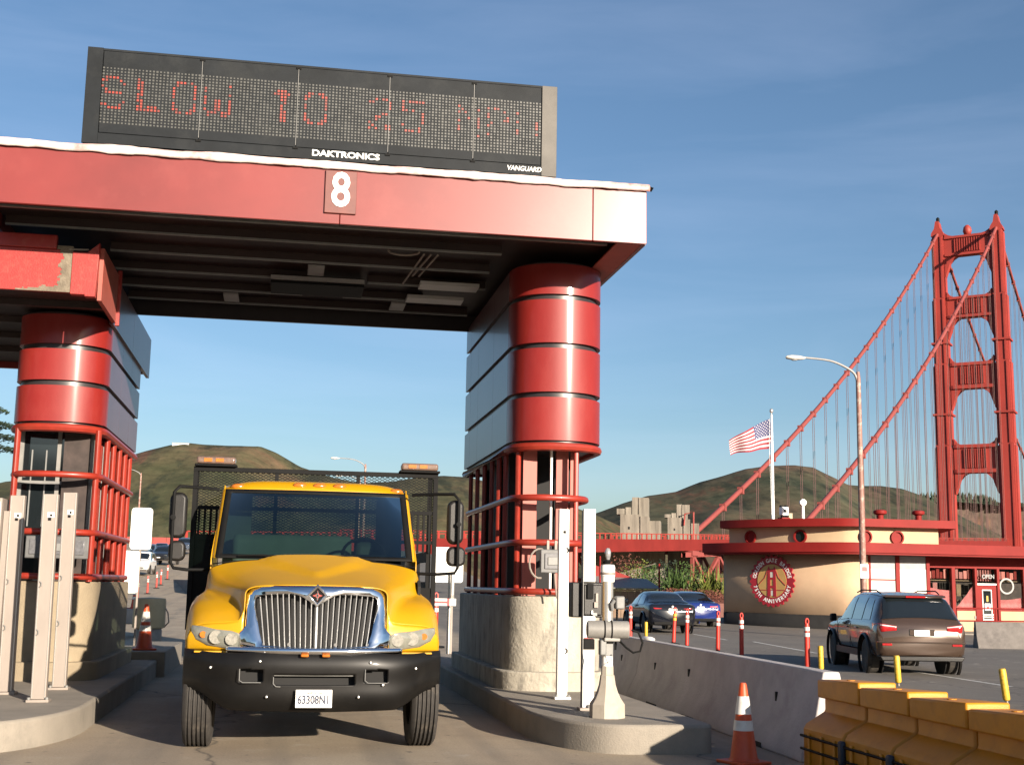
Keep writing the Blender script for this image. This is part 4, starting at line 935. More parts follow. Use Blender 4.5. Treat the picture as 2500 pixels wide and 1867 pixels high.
# ------------------------------------------------------------------ posts on the islands
def channel_post(label, x, y, zb, zt, w, d, lean, mat, group, tags=True, face_marks=((.75,),), rot=0):
    """aluminium channel guard post with flanges, a foot plate and bolts"""
    t = thing('guard_post', label, 'post', (x, y, zb), rot, group)
    L = zt-zb
    b = MB().box(-w/2, w/2, 0, .012, .03, L).box(-w/2, -w/2+.012, .012, d, .03, L).box(w/2-.012, w/2, .012, d, .03, L)
    b = MB().prism([(-w/2,0),(w/2,0),(w/2,d),(w/2-.012,d),(w/2-.012,.012),(-w/2+.012,.012),(-w/2+.012,d),(-w/2,d)], .03, L)
    p = b.build('channel', mat, t, bevel=.004)
    MB().box(-w/2-.035, w/2+.035, -.05, d+.04, 0, .028).build('foot_plate', mat, t, bevel=.004)
    MB().box(-w/2+.004, w/2-.004, .02, d-.004, L-.02, L-.004).build('top_cap', mat, t)
    for sx in (-1, 1):
        MB().bar((sx*(w/2-.012),-.004,.04),(sx*(w/2-.012),-.004,L-.01),.008,.006).build('edge_bead', 'alu_bright' if mat == 'alu' else mat, t)
        MB().lathe([(.018,.028),(.018,.05),(0,.055)], 8, (sx*(w/2+.012),-.02,0)).build('anchor_bolt', 'greybox', t)
    for zz in ((.33,.56) if mat == 'alu' else (.25,.78)):
        o = -w/2+.02 if mat == 'alu' else w/2-.03
        MB().tube([(o,-.006,L*zz-.03),(o+.02,-.016,L*zz-.015),(o+.02,-.016,L*zz+.015),(o,-.006,L*zz+.03)], .006, 6).build('latch_ring', 'greybox' if mat == 'alu' else 'black', t, smooth=40)
    MB().box(-.012,.02,-.006,-.001,L*.87,L*.885).build('fastener', 'black', t)
    if mat == 'alu':
        q = MB().box(-.02,.05,-.005,-.001,L*.885,L*.91).build('small_sticker', 'white', t)
        MB().box(.005,.03,-.007,-.0052,L*.89,L*.902).build('sticker_mark', 'black', q)
    t.rotation_euler.y = lean
    return t
channel_post('front one of two pale aluminium channel posts at the nose of the left island', -2.44, 14.15, .27, 2.42, .155, .09, R(-.6), 'alu', 'aluminium posts on the left island')
channel_post('pale aluminium channel post just behind the front one on the left island', -2.49, 15.70, .27, 2.54, .155, .09, R(-.6), 'alu', 'aluminium posts on the left island')
t = channel_post('channel post left of the two front pale posts, next to the aluminium cabinet', -2.95, 15.05, .27, 2.45, .155, .10, R(-.6), 'alu', 'aluminium posts on the left island')
channel_post('tall white channel post in front of the right pillar foot', 3.215, 14.62, .27, 2.44, .118, .085, R(.2), 'white', 'white posts on the right island')
cab = thing('equipment_cabinet', 'tall aluminium cabinet with a small screen box cut off at the left edge', 'cabinet', (-3.30, 14.9, .27))
MB().box(-.32,.20,0,.35,0,2.14).build('cabinet_body', 'alu', cab, bevel=.012)
MB().box(.12,.19,-.018,-.002,.05,2.10).build('door_edge', 'alu_bright', cab, bevel=.004)
MB().box(-.34,.12,-.09,-.002,.92,1.42).build('screen_box', 'blackplastic', cab, bevel=.02)
MB().box(-.30,.075,-.097,-.092,1.18,1.36).build('screen', 'white', cab)
MB().box(-.02,.06,-.008,-.002,1.93,1.96).build('cabinet_sticker', 'white', cab)
MB().box(.205,.26,.1,.3,0,2.0).build('back_post', 'alu', cab)
# second white post with a black controller between its two white faces
wp = thing('controller_post', 'white post with black control box in its middle beside the camera stand', 'post', (3.21, 13.32, .27))
MB().box(-.062,.062,0,.012,.03,.62).build('lower_channel', 'white', wp, bevel=.003)
MB().box(-.062,.062,.013,.07,.03,.60).build('lower_core', 'white', wp)
MB().box(-.067,-.060,-.012,.075,.03,2.08).build('side_flange', 'greybox', wp)
MB().box(-.058,.068,0,.07,1.33,2.10).build('upper_channel', 'white', wp, bevel=.003)
MB().box(-.058,.07,0,.05,.74,.97).build('middle_channel', 'white', wp, bevel=.003)
bx_ = MB().box(-.17,.17,.06,.24,.955,1.325).build('control_box', 'blackplastic', wp, bevel=.012)
MB().box(-.05,.15,.02,.058,.98,1.30).build('box_door', 'blackplastic', wp, bevel=.01)
MB().box(-.02,.05,-.006,.017,1.15,1.31).build('box_hatch', 'black', wp, bevel=.006)
MB().box(.075,.10,-.004,.018,1.12,1.21).build('dial_plate', 'alu', wp); MB().box(.058,.10,-.004,.018,1.06,1.118).build('dial_plate', 'alu', wp)
MB().box(.03,.045,-.002,.018,.99,1.03).build('warning_sticker', 'letter', wp); MB().box(.045,.09,-.002,.018,.975,1.005).build('grey_sticker', 'grey_trim', wp)
MB().box(-.06,.062,-.02,.06,.625,.735).build('black_splice', 'black', wp, bevel=.01)
MB().box(-.045,.05,-.012,.0,.738,.752).build('terminal_strip', 'platered', wp)
MB().box(-.10,.10,-.05,.10,0,.028).build('foot_plate', 'alu', wp, bevel=.004)
MB().lathe([(.015,.028),(.015,.06),(0,.065)], 8, (.0,-.03,0)).build('anchor_bolt', 'greybox', wp)
MB().box(-.062,.062,-.002,-.0005,1.95,1.958).build('seam', 'grey_trim', wp)
# camera stand
cs = thing('camera_stand', 'flared stone foot with white pole and grey camera tube on the right island nose', 'camera stand', (3.235, 12.62, .27))
def sqloft(b, rows, mat, name, par, n=8, **k):
    m = MB(); vs = []; 
    for r_, z in rows:
        c_ = r_*.42
        for a in ((r_,-c_),(r_,c_),(c_,r_),(-c_,r_),(-r_,c_),(-r_,-c_),(-c_,-r_),(c_,-r_)): vs.append((a[0], a[1], z))
    m.add(vs, [(i*8+k_, i*8+(k_+1)%8, (i+1)*8+(k_+1)%8, (i+1)*8+k_) for i in range(len(rows)-1) for k_ in range(8)]+[tuple(range((len(rows)-1)*8, len(rows)*8))])
    return m.build(name, mat, par, smooth=20)
sqloft(None, [(.165,0),(.163,.13),(.158,.14),(.125,.19),(.098,.25),(.078,.32),(.068,.39),(.066,.41),(.058,.415),(.056,.50)], 'stone', 'flared_foot', cs)
MB().lathe([(.055,.50),(.055,.76)], 20).build('white_sleeve', 'white', cs, smooth=40)
MB().box(-.045,.045,-.062,-.05,.60,.74).build('junction_plate', 'greybox', cs, bevel=.006)
MB().lathe([(.062,.72),(.062,.75)], 20).build('sleeve_clamp', 'alu', cs, smooth=40)
MB().lathe([(.056,.76),(.056,1.335)], 20).build('pole', 'alu_bright', cs, smooth=40)
MB().lathe([(.068,1.33),(.068,1.38),(.073,1.385),(.073,1.48),(.064,1.50),(0,1.505)], 22).build('pole_cap', 'white', cs, smooth=40)
MB().lathe([(.074,1.40),(.077,1.405),(.077,1.42),(.074,1.425)], 22).build('cap_band', 'alu', cs, smooth=40)
MB().lathe([(.03,1.505),(.04,1.52),(.045,1.54),(.02,1.55)], 14, (-.01,0,0)).build('lamp_socket', 'black', cs, smooth=40)
MB().lathe([(.018,1.55),(.03,1.59),(.032,1.63),(.018,1.665),(0,1.67)], 14, (-.0,0,0)).build('clear_bulb', 'clear', cs, smooth=60)
MB().box(.055,.15,-.12,-.03,1.06,1.19).build('junction_box', 'greybox', cs, bevel=.015)
MB().tube([(.03,-.075,1.05),(.02,-.085,1.11),(.05,-.09,1.15)], .02, 8).build('box_elbow', 'greybox', cs, smooth=40)
MB().tube([(.085,-.05,1.06),(.085,-.04,.9),(.07,-.045,.66)], .012, 8).build('power_cable', 'black', cs, smooth=40)
ct = MB().lathe([(.001,-.235),(.06,-.232),(.088,-.22),(.088,.18),(.082,.185),(.078,.19),(.070,.14),(0,.13)], 26, axis='x').build('camera_tube', 'camgrey', cs, smooth=40, loc=(-.01,-.13,.86), rz=R(-8))
for x in (-.055, .015): MB().lathe([(.0885,x-.008),(.0915,x-.006),(.0915,x+.006),(.0885,x+.008)], 26, axis='x').build('tube_band', 'black', ct, smooth=40)
MB().lathe([(.0,.19),(.03,.195),(.045,.17),(.05,.10)], 16, axis='x').build('cable_gland', 'black', ct, smooth=40)
MB().bar((.19,0,.012),(.185,-.035,.02),.012).build('gland_clip', 'alu_bright', ct)
MB().box(-.075,.09,-.17,-.06,.745,.79).build('tube_bracket', 'camgrey', cs, bevel=.01)
MB().box(-.11,-.045,-.15,-.06,.61,.76).build('tilt_knuckle', 'greybox', cs, bevel=.012)
MB().tube([(.20,-.17,.86),(.27,-.18,.84),(.315,-.18,.74),(.29,-.175,.655),(.22,-.17,.64),(.15,-.15,.69),(.09,-.10,.76)], .011, 8).build('hanging_cable', 'black', cs, smooth=60)
MB().tube([(-.05,-.12,.60),(-.02,-.10,.53),(.02,-.09,.56),(.03,-.08,.62)], .005, 6).build('thin_wire', 'grey_trim', cs, smooth=50)

# ------------------------------------------------------------------ concrete barriers
KP = [(-.305,0),(-.305,.075),(-.175,.33),(-.085,.79),(-.075,.81),(.075,.81),(.085,.79),(.175,.33),(.305,.075),(.305,0)]
def krail(label, p, q, z=0, group='concrete barriers', mat='rail'):
    P, Q = Vector(p), Vector(q); d = Q-P; L = d.length; rz = math.atan2(-d.x, d.y)
    t = thing('concrete_barrier', label, 'barrier', (P.x, P.y, z), rz, group)
    b = MB(); n = 14; prof_ = KP
    vs = []
    for k in range(n+1):
        y = L*k/n
        for x, zz in prof_: vs.append((x, y, zz))
    m = len(prof_)
    b.add(vs, [(k*m+i, k*m+(i+1)%m, (k+1)*m+(i+1)%m, (k+1)*m+i) for k in range(n) for i in range(m)]+[tuple(range(m-1,-1,-1)), tuple(n*m+i for i in range(m))])
    b.build('barrier_body', mat, t, bevel=.012)
    for y, zz in ((L*.16,.50),(L*.62,.52),(L*.86,.50)):
        sx_ = -.147+.0
        MB().box(sx_-.006, sx_+.02, y-.02, y+.02, zz-.045, zz+.045).build('lifting_slot', 'void', t)
    for y in (L*.2, L*.55, L*.8): MB().box(-.312,-.25,y-.25,y+.25,-.001,.05).build('drain_notch', 'void', t)
    MB().lathe([(0,-.01),(.03,-.01),(.03,.02)], 10, (0,0,.40), 'y').build('pin_loop', 'black', t)
    return t
krail('near pale grey concrete barrier with one lit end beside the orange cone', (5.03, 11.30), (5.20, 17.95))
krail('far concrete barrier continuing behind the camera stand', (5.205, 17.98), (5.36, 24.1))
krail('short weathered concrete barrier in front of the round building', (21.0, 36.6), (27.0, 35.0), -.12, mat='oldrail')
krail('long concrete barrier far down the road left of the truck', (-5.2, 80), (-8.6, 104), .72, mat='oldrail')
MB().prism([(3.9,0),(4.18,.0),(4.14,.12),(4.0,.15)], .81, .835).build('x','rail') if False else None
pl_ = thing('spilled_plaster', 'white lump of plaster on the barrier top', 'lump', (5.21, 18.0, .812))
MB().lathe([(.09,0),(.085,.02),(.05,.04),(0,.045)], 12).build('lump', 'white', pl_, smooth=60); pl_.scale = (1, 2.6, 1)

# ------------------------------------------------------------------ yellow water-filled barriers
def ybar(label, y1, z_hi, first=None):
    """one unit, from y1 towards the camera, .84 long; cap over web over a wide ribbed foot"""
    L = .84
    t = thing('plastic_barrier', label, 'barrier', (4.86, y1-L, 0), 0, 'yellow plastic barriers')
    g = .012
    b = MB()
    sec = [(-.30,0),(-.31,.02),(-.31,.36),(-.285,.40),(-.115,.50),(-.105,.52),(-.105,.64),(.105,.64),(.105,.52),(.115,.50),(.285,.40),(.31,.36),(.31,.02),(.30,0)]
    b.prism(sec, g, L-g, 'y'); b.build('body', 'yplastic', t, bevel=.018)
    cap = MB(); w = .17; z0 = .62
    vs = [(-w,0+g*.3,z0),(w,0+g*.3,z0),(w,L-g,z0),(-w,L-g,z0),(-w,0+g*.3,z_hi),(w,0+g*.3,z_hi),(w,L-g,z_hi-.035),(-w,L-g,z_hi-.035)]
    cap.add(vs, [(0,3,2,1),(4,5,6,7),(0,1,5,4),(1,2,6,5),(2,3,7,6),(3,0,4,7)]); cap.build('cap', 'yplastic', t, bevel=.016)
    for y in (.16, .42, .68): MB().box(-.328,-.308,y-.022,y+.022,.03,.33).build('rib', 'yplastic', t, bevel=.006)
    for z in (.30, .19):
        MB().tube([(-.325,.0,z),(-.325,L,z)], .012, 6).build('steel_cable', 'black', t, smooth=40)
    MB().box(-.352,-.30,-.045,.04,.15,.345).build('connector', 'bluecap', t, bevel=.02)
    MB().lathe([(0,0),(.035,0),(.035,.006)], 12, (-.02,L*.55,z_hi-.019)).build('fill_cap', 'yplastic', t)
    return t
for k, lab in enumerate(('farthest yellow plastic barrier next to the concrete barrier end', 'second yellow plastic barrier from the concrete barrier end', 'third yellow plastic barrier from the concrete barrier end', 'fourth yellow plastic barrier from the concrete barrier end', 'nearest yellow plastic barrier at the lower right corner')):
    ybar(lab, 10.86-k*.845, .81-.004*k)

# ------------------------------------------------------------------ cones
def cone(label, x, y, z, h=.72, dirt=1, rz=0):
    t = thing('traffic_cone', label, 'traffic cone', (x, y, z), rz, 'traffic cones'); s_ = h/.72
    MB().box(-.18*s_,.18*s_,-.18*s_,.18*s_,0,.03*s_).build('cone_base', 'black' if False else 'cone', t, bevel=.01)
    P = [(.135,.03),(.128,.05)]; rr_ = lambda zz: lerp(.125,.033,(zz-.05)/.66)
    MB().lathe([(.145*s_,.03*s_),(.13*s_,.05*s_)]+[(rr_(zz)*s_,zz*s_) for zz in (.06,.25,.33,.42,.46,.60,.70)]+[(.026*s_,.72*s_),(0,.722*s_)], 28).build('cone_body', 'cone', t, smooth=40)
    for a, b in ((.295,.385),(.44,.60)):
        MB().lathe([((rr_(a)+.004)*s_,a*s_),((rr_(b)+.004)*s_,b*s_)], 28).build('reflective_collar', 'conew', t, smooth=40)
    return t
cone('orange traffic cone with two white collars in front of the concrete barrier', 4.17, 11.30, 0, .71, rz=R(20))
cone('shaded traffic cone with white collars beside the left pillar foot', -2.19, 22.0, .40, .74, rz=R(10))
st_ = thing('cone_step', 'low concrete kerb block under the shaded cone', 'kerb block', (-2.22, 22.0, 0)); MB().box(-.3,.42,-.5,3.0,-.05,.398).build('block', 'conc_isl', st_, bevel=.02)

# ------------------------------------------------------------------ delineators and stub posts
def delineator(label, x, y, z, tilt=0, dirty=False):
    t = thing('delineator_post', label, 'delineator post', (x, y, z), R(15), 'red delineator posts')
    MB().lathe([(.20,0),(.19,.035),(.06,.05),(.058,.07)], 16).build('rubber_base', 'black', t, smooth=40)
    MB().lathe([(.056,.05),(.053,.80),(.05,.93),(.045,.97)], 16).build('tube', 'delin', t, smooth=40)
    hd = MB().ring([(.05*math.cos(R(a)),1.01+.075*math.sin(R(a))) for a in range(0,360,20)], [(.026*math.cos(R(a)),1.01+.05*math.sin(R(a))) for a in range(0,360,20)], -.02, .02, 'y').build('loop_handle', 'delin', t)
    for a, b in ((.70,.78),(.82,.90)):
        MB().lathe([(.059,a),(.057,b)], 16).build('reflective_band', 'stub' if dirty else 'conew', t, smooth=40)
    t.rotation_euler.x = R(tilt)*.3; t.rotation_euler.y = R(tilt)
    return t
for lab, x, y, tl, dr in (('red delineator post in front of the near black sedan wheel, farthest left', 10.79, 39.2, 0, 0), ('leaning red delineator post with yellow bands before the black sedan', 11.50, 37.0, 3, 1),
        ('red delineator post before the blue sedan left tail lamp', 11.27, 35.0, 1, 0), ('red delineator post before the blue sedan right tail lamp', 11.24, 32.3, 1, 0),
        ('red delineator post standing alone before the black plinth of the round building', 11.12, 30.2, 0, 0), ('red delineator post next to the yellow stub left of the brown suv', 10.78, 25.4, 0, 0)):
    delineator(lab, x, y, ground_z(x, y), tl, dr)
def stub(label, x, y, z, tilt):
    t = thing('stub_post', label, 'stub post', (x, y, z), 0, 'yellow stub posts')
    MB().lathe([(.018,0),(.018,.06)], 10).build('spigot', 'alu', t, smooth=40)
    MB().lathe([(.03,.05),(.05,.065),(.055,.09),(.055,.50),(.045,.53),(0,.535)], 16).build('post_body', 'stub', t, smooth=40)
    t.rotation_euler.y = R(tilt)
    return t
for lab, x, y, tl in (('small upright yellow stub post before the black sedan', 11.9, 41.3, 0), ('yellow stub post beside the red delineator left of the suv', 10.95, 25.1, -1), ('scuffed yellow stub post in front of the suv rear wheel', 10.88, 21.6, -3), ('yellow stub post leaning left at the right edge', 10.9, 18.15, -7)):
    stub(lab, x, y, ground_z(x, y), tl)

# ------------------------------------------------------------------ cars
def car(name, label, cat, loc, rz, paint, kind, group=None, lights='taillight', detail=2):
    t = thing(name, label, cat, loc, rz, group)
    if kind == 'suv':
        L, W = 4.62, .935; zs = .33
        # (y from the tail, z belt, z top, half width body, half width roof)
        S = [(0.0,.80,.98,.80,.70),(.05,1.0,1.05,.87,.70),(.10,1.02,1.12,.90,.69),(.42,1.04,1.52,.925,.66),(.62,1.04,1.60,.93,.655),(1.4,1.035,1.655,.935,.665),(2.2,1.03,1.655,.935,.665),(2.75,1.02,1.57,.93,.66),(3.35,1.0,1.13,.925,.72),(3.5,.99,1.07,.92,.74),(4.1,.95,1.0,.91,.74),(4.45,.86,.90,.87,.70),(4.62,.72,.76,.78,.60)]
        wh = ((.88,.365),(3.72,.365))
    elif kind == 'van':
        L, W = 4.7, .93; zs = .30
        S = [(0.0,.80,1.0,.80,.72),(.06,1.0,1.5,.9,.74),(.2,1.05,1.72,.925,.72),(1.4,1.05,1.78,.93,.72),(2.6,1.05,1.76,.93,.72),(3.1,1.03,1.55,.92,.71),(3.7,1.02,1.14,.91,.74),(4.3,.93,.99,.88,.72),(4.6,.80,.84,.82,.66),(4.7,.68,.72,.75,.6)]
        wh = ((.85,.33),(3.75,.33))
    else:
        L, W = 4.75, .91; zs = .26
        S = [(0.0,.74,.80,.76,.62),(.05,.92,.96,.84,.66),(.14,.97,1.02,.87,.68),(.62,.99,1.06,.90,.68),(.85,.98,1.14,.905,.66),(1.35,.96,1.38,.91,.60),(1.75,.95,1.445,.91,.595),(2.4,.94,1.45,.91,.60),(2.85,.93,1.36,.905,.605),(3.4,.91,1.02,.90,.68),(3.6,.90,.96,.90,.72),(4.2,.84,.88,.88,.72),(4.6,.70,.74,.82,.62),(4.75,.58,.62,.74,.54)]
        wh = ((.92,.325),(3.80,.325))
    def sec(v):
        P = [tuple(s) for s in S]; n = len(P)
        # param by y for even spacing
        y = v*L
        i = 0
        while i < n-2 and P[i+1][0] < y: i += 1
        u = (y-P[i][0])/(P[i+1][0]-P[i][0]); u = min(1, max(0, u))
        p0, p1, p2, p3 = P[max(i-1,0)], P[i], P[i+1], P[min(i+2,n-1)]
        def h(k):
            d1 = (p2[k]-p0[k])/max(1e-6,(p2[0]-p0[0])); d2 = (p3[k]-p1[k])/max(1e-6,(p3[0]-p1[0])); H_ = p2[0]-p1[0]
            if p1[k] == p2[k]: d1 = d2 = 0
            return (2*u**3-3*u**2+1)*p1[k]+(u**3-2*u**2+u)*H_*d1*.8+(-2*u**3+3*u**2)*p2[k]+(u**3-u**2)*H_*d2*.8
        return y, h(1), h(2), h(3), h(4)
    def ring(v):
        y, zb, zt, wb, wr = sec(v); ex = max(0, (.12-v)/.12)
        z0 = zs+.10*max(0,(.03-v)/.03)+.06*max(0,(v-.96)/.04)
        pts = [(0,z0),(wb*.86,z0),(wb*.965,z0+.10),(wb*.99,lerp(z0,zb,.42)),(wb,lerp(z0,zb,.70)),(wb*.985,lerp(z0,zb,.93)),(wb*.955,zb)]
        g = max(0, zt-zb)
        s_ = sstep(.05,.3,g)
        pts += [(lerp(wb*.90,lerp(wb*.945,wr+.035,.6),s_), zb+g*.6*lerp(.6,1,s_)), (lerp(wr+.08,wr+.018,s_), zt-.055*s_-.012), (wr*.86, zt-.008), (wr*.45, zt+.010), (0, zt+.016)]
        return y, pts
    def surf(v, w):        # w 0..11 along the half section
        y, p = ring(v); i = min(int(w), len(p)-2); f_ = w-i
        return (lerp(p[i][0],p[i+1][0],f_), y, lerp(p[i][1],p[i+1][1],f_))
    nv = 64 if detail > 1 else 26; b = MB(); NP = 12
    vs = []
    for j in range(nv+1):
        y, p = ring(j/nv); full = p+[(-x, z) for x, z in reversed(p[1:-1])]
        vs += [(x, y, z) for x, z in full]
    m = len(full)
    b.add(vs, [(j*m+i, j*m+(i+1)%m, (j+1)*m+(i+1)%m, (j+1)*m+i) for j in range(nv) for i in range(m)]+[tuple(range(m-1,-1,-1)), tuple(nv*m+i for i in range(m))])
    ob = b.build('body', paint, t, smooth=38)
    if detail > 1:                                             # real wheel openings
        cut = MB()
        for sx in (-1, 1):
            for (y, r_) in wh: cut.lathe([(0,-.35),(r_+.055,-.35),(r_+.055,.35),(0,.35)], 36, (sx*(W+.02), y, r_+.01), 'x')
        co = cut.build('cut', 'void', t); md = ob.modifiers.new('b', 'BOOLEAN'); md.object = co; md.operation = 'DIFFERENCE'; md.solver = 'EXACT'
        me = bpy.data.meshes.new_from_object(ob.evaluated_get(bpy.context.evaluated_depsgraph_get())); ob.modifiers.clear(); ob.data = me
        me.shade_smooth(); me.set_sharp_from_angle(angle=R(38)); bpy.data.objects.remove(co)
    def patch(nm, mat, v0, v1, w0, w1, off=.008, sides=(-1,1), nu=10, nw=6, shape=None):
        for sx in sides:
            def fn(a, c):
                a2, c2 = (a, c) if shape is None else shape(a, c)
                x, y, z = surf(lerp(v0,v1,a2), lerp(w0,w1,c2)); return (sx*(x+off), y, z+off*.3)
            MB().grid(fn, nu, nw).build(nm, mat, t, smooth=50)
    def rpatch(nm, mat, v0, v1, half, off=.010, topw=8.6):
        """patch across the car on its sloping front or rear screen"""
        def fn(a, c):
            v = lerp(v0, v1, c); y, p = ring(v); wx = p[8][0]-.015 if half is None else half
            wtop = lerp(p[7][0]-.05, p[8][0]-.03, c)
            x = lerp(-1, 1, a)*wtop; 
            # height on the upper surface at this |x|
            ax = abs(x); z = None
            for i in range(len(p)-1, 6, -1):
                q, r_ = p[i], p[i-1]
                if q[0] <= ax <= r_[0]+1e-6: z = lerp(q[1], r_[1], (ax-q[0])/max(1e-6, r_[0]-q[0])); break
            if z is None: z = p[7][1]
            return (x, y+(off if v > .5 else -off), z+off)
        MB().grid(fn, 24, 12).build(nm, mat, t, smooth=60)
    sk = lambda a0, a1, b0, b1: (lambda a, c: (lerp(lerp(a0,b0,c), lerp(a1,b1,c), a), c))
    if kind == 'suv':
        V = lambda y: y/L
        patch('rear_side_window','carglass',V(.62),V(1.18),6.15,7.75,.007,shape=sk(.0,1,.32,1))
        patch('rear_door_window','carglass',V(1.26),V(2.02),6.12,7.8,.007)
        patch('front_door_window','carglass',V(2.10),V(3.18),6.12,7.8,.007,shape=sk(0,1,0,.55))
        rpatch('rear_screen','carglass',V(.115),V(.46),None,.008)
        rpatch('windscreen','carglass',V(2.80),V(3.36),None,.008)
        # roof spoiler and brake lamp
        MB().prism([(.34,1.555),(.38,1.60),(.62,1.62),(.62,1.58)], -.62, .62, 'x').build('roof_spoiler', paint, t, bevel=.012)
        MB().box(-.20,.20,.333,.352,1.553,1.585).build('high_brake_lamp','taillight',t)
        for sx in (-1,1):
            tl = [(.99,.0),(.955,.02),(.86,.02),(.82,.10),(.84,.16),(1.0,.16)]
            def lamp(a, c):
                x = lerp(.50, .90, a); z = lerp(lerp(.90,.86,a), lerp(.985,1.045,a), c)
                yy = .025+.0*a+.30*max(0,(x-.76)/.14)**2; return (sx*x*1.005, yy-.014-.012*math.sin(math.pi*c), z)
            MB().grid(lamp, 14, 8).build('tail_lamp','taillight',t,smooth=60,solid=.02)
            MB().grid(lambda a, c: tuple(Vector(lamp(a, lerp(.78,.92,c)))+Vector((0,-.016,0))), 14, 2).build('lamp_strip','conew',t)
            MB().box(sx*.70-.10,sx*.70+.10,-.012,.03,.60,.645).build('bumper_reflector','taillight',t,bevel=.01)
            MB().lathe([(.035,-.02),(.045,-.02),(.045,.05)],12,(sx*.55,.06,.34),'y').build('exhaust_tip','alu_bright',t,smooth=40)
            # roof rails
            MB().tube([(sx*.60,.75,1.63),(sx*.615,1.0,1.69),(sx*.62,2.2,1.695),(sx*.61,2.6,1.64)],.014,8).build('roof_rail','black',t,smooth=50)
        MB().box(-.26,.26,-.004,.05,.80,.93).build('plate_recess','blackgloss',t,bevel=.01)
        MB().box(-.24,.24,-.008,.0,.815,.915).build('recess_panel',paint,t)
        MB().box(-.155,.155,-.018,-.010,.795,.915).build('licence_plate','plate',t,bevel=.004)
        MB().lathe([(0,-.012),(.04,-.01),(.045,.0)],18,(0,.035,.985),'y').build('tail_badge','alu_bright',t,smooth=40)
        MB().box(-.88,.88,-.006,.10,.66,.685).build('bumper_crease','alu_bright' if False else paint,t,bevel=.008)
        MB().box(-.80,.80,-.012,.05,.655,.659).build('bumper_shadow_gap','black',t)
        MB().prism([(-.86,.40),(.86,.40),(.80,.30),(-.80,.30)],-.005,.3,'y').build('lower_valance','blackplastic',t,bevel=.02)
        for y in (.82,): MB().tube([(-.12,.30,1.12),(.10,.26,1.10),(.32,.29,1.14)],.010,6).build('rear_wiper','black',t)
        MB().box(-.06,.07,.12,.135,1.10,1.14).build('window_sticker','letter',t)
        for sx in (-1,1):
            MB().grid(lambda a, c: (sx*.943, lerp(1.30,3.25,a), lerp(.335,.47,c)),4,2).build('sill_trim','blackplastic',t,solid=.015)
            for y in (2.06,3.2): MB().bar((sx*.935,y,.45),(sx*.925,y,1.0),.008,.008).build('door_gap','black',t)
            for y in (1.42,2.25): MB().box(min(sx*.93,sx*.955),max(sx*.93,sx*.955),y,y+.20,.895,.92).build('door_handle',paint,t,bevel=.006)
    else:
        V = lambda y: y/L
        if kind == 'sedan':
            patch('rear_door_window','carglass',V(1.05),V(2.0),6.15,7.75,.007,shape=sk(0,1,.36,1))
            patch('front_door_window','carglass',V(2.08),V(3.15),6.15,7.75,.007,shape=sk(0,1,0,.58))
            rpatch('rear_screen','carglass',V(.70),V(1.46),None,.008)
            rpatch('windscreen','carglass',V(2.62),V(3.38),None,.008)
        else:
            patch('rear_door_window','carglass',V(.5),V(2.1),6.15,7.75,.007)
            patch('front_door_window','carglass',V(2.2),V(3.3),6.15,7.75,.007,shape=sk(0,1,0,.55))
            rpatch('windscreen','carglass',V(2.98),V(3.66),None,.008)
            MB().box(-.45,.45,L-.06,L+.005,.66,.72).build('front_grille','black',t); MB().box(-.55,.55,L-.02,L+.012,.40,.52).build('lower_grille','black',t)
            for sx in (-1,1): MB().box(sx*.62-.13,sx*.62+.13,L-.25,L-.09,.70,.82).build('headlight','lens',t,bevel=.02)
            MB().box(-.16,.16,L+.0,L+.016,.53,.62).build('licence_plate','plate',t)
        if kind == 'sedan':
            for sx in (-1,1):
                def lamp(a, c):
                    x = lerp(.40,.83,a); z = lerp(lerp(.80,.74,a), lerp(.87,.90,a), c); return (sx*x, .01+.16*max(0,(x-.66)/.17)**2+.02, z)
                MB().grid(lamp,10,5).build('tail_lamp',lights,t,smooth=60,solid=.02)
            MB().box(-.155,.155,-.012,.0,.745,.865).build('licence_plate','plate',t,bevel=.004)
            MB().lathe([(0,-.01),(.035,-.008),(.04,.0)],14,(0,.03,.925),'y').build('tail_badge','alu_bright',t,smooth=40)
            MB().box(-.7,.7,-.004,.08,.28,.40).build('lower_valance','black',t,bevel=.02)
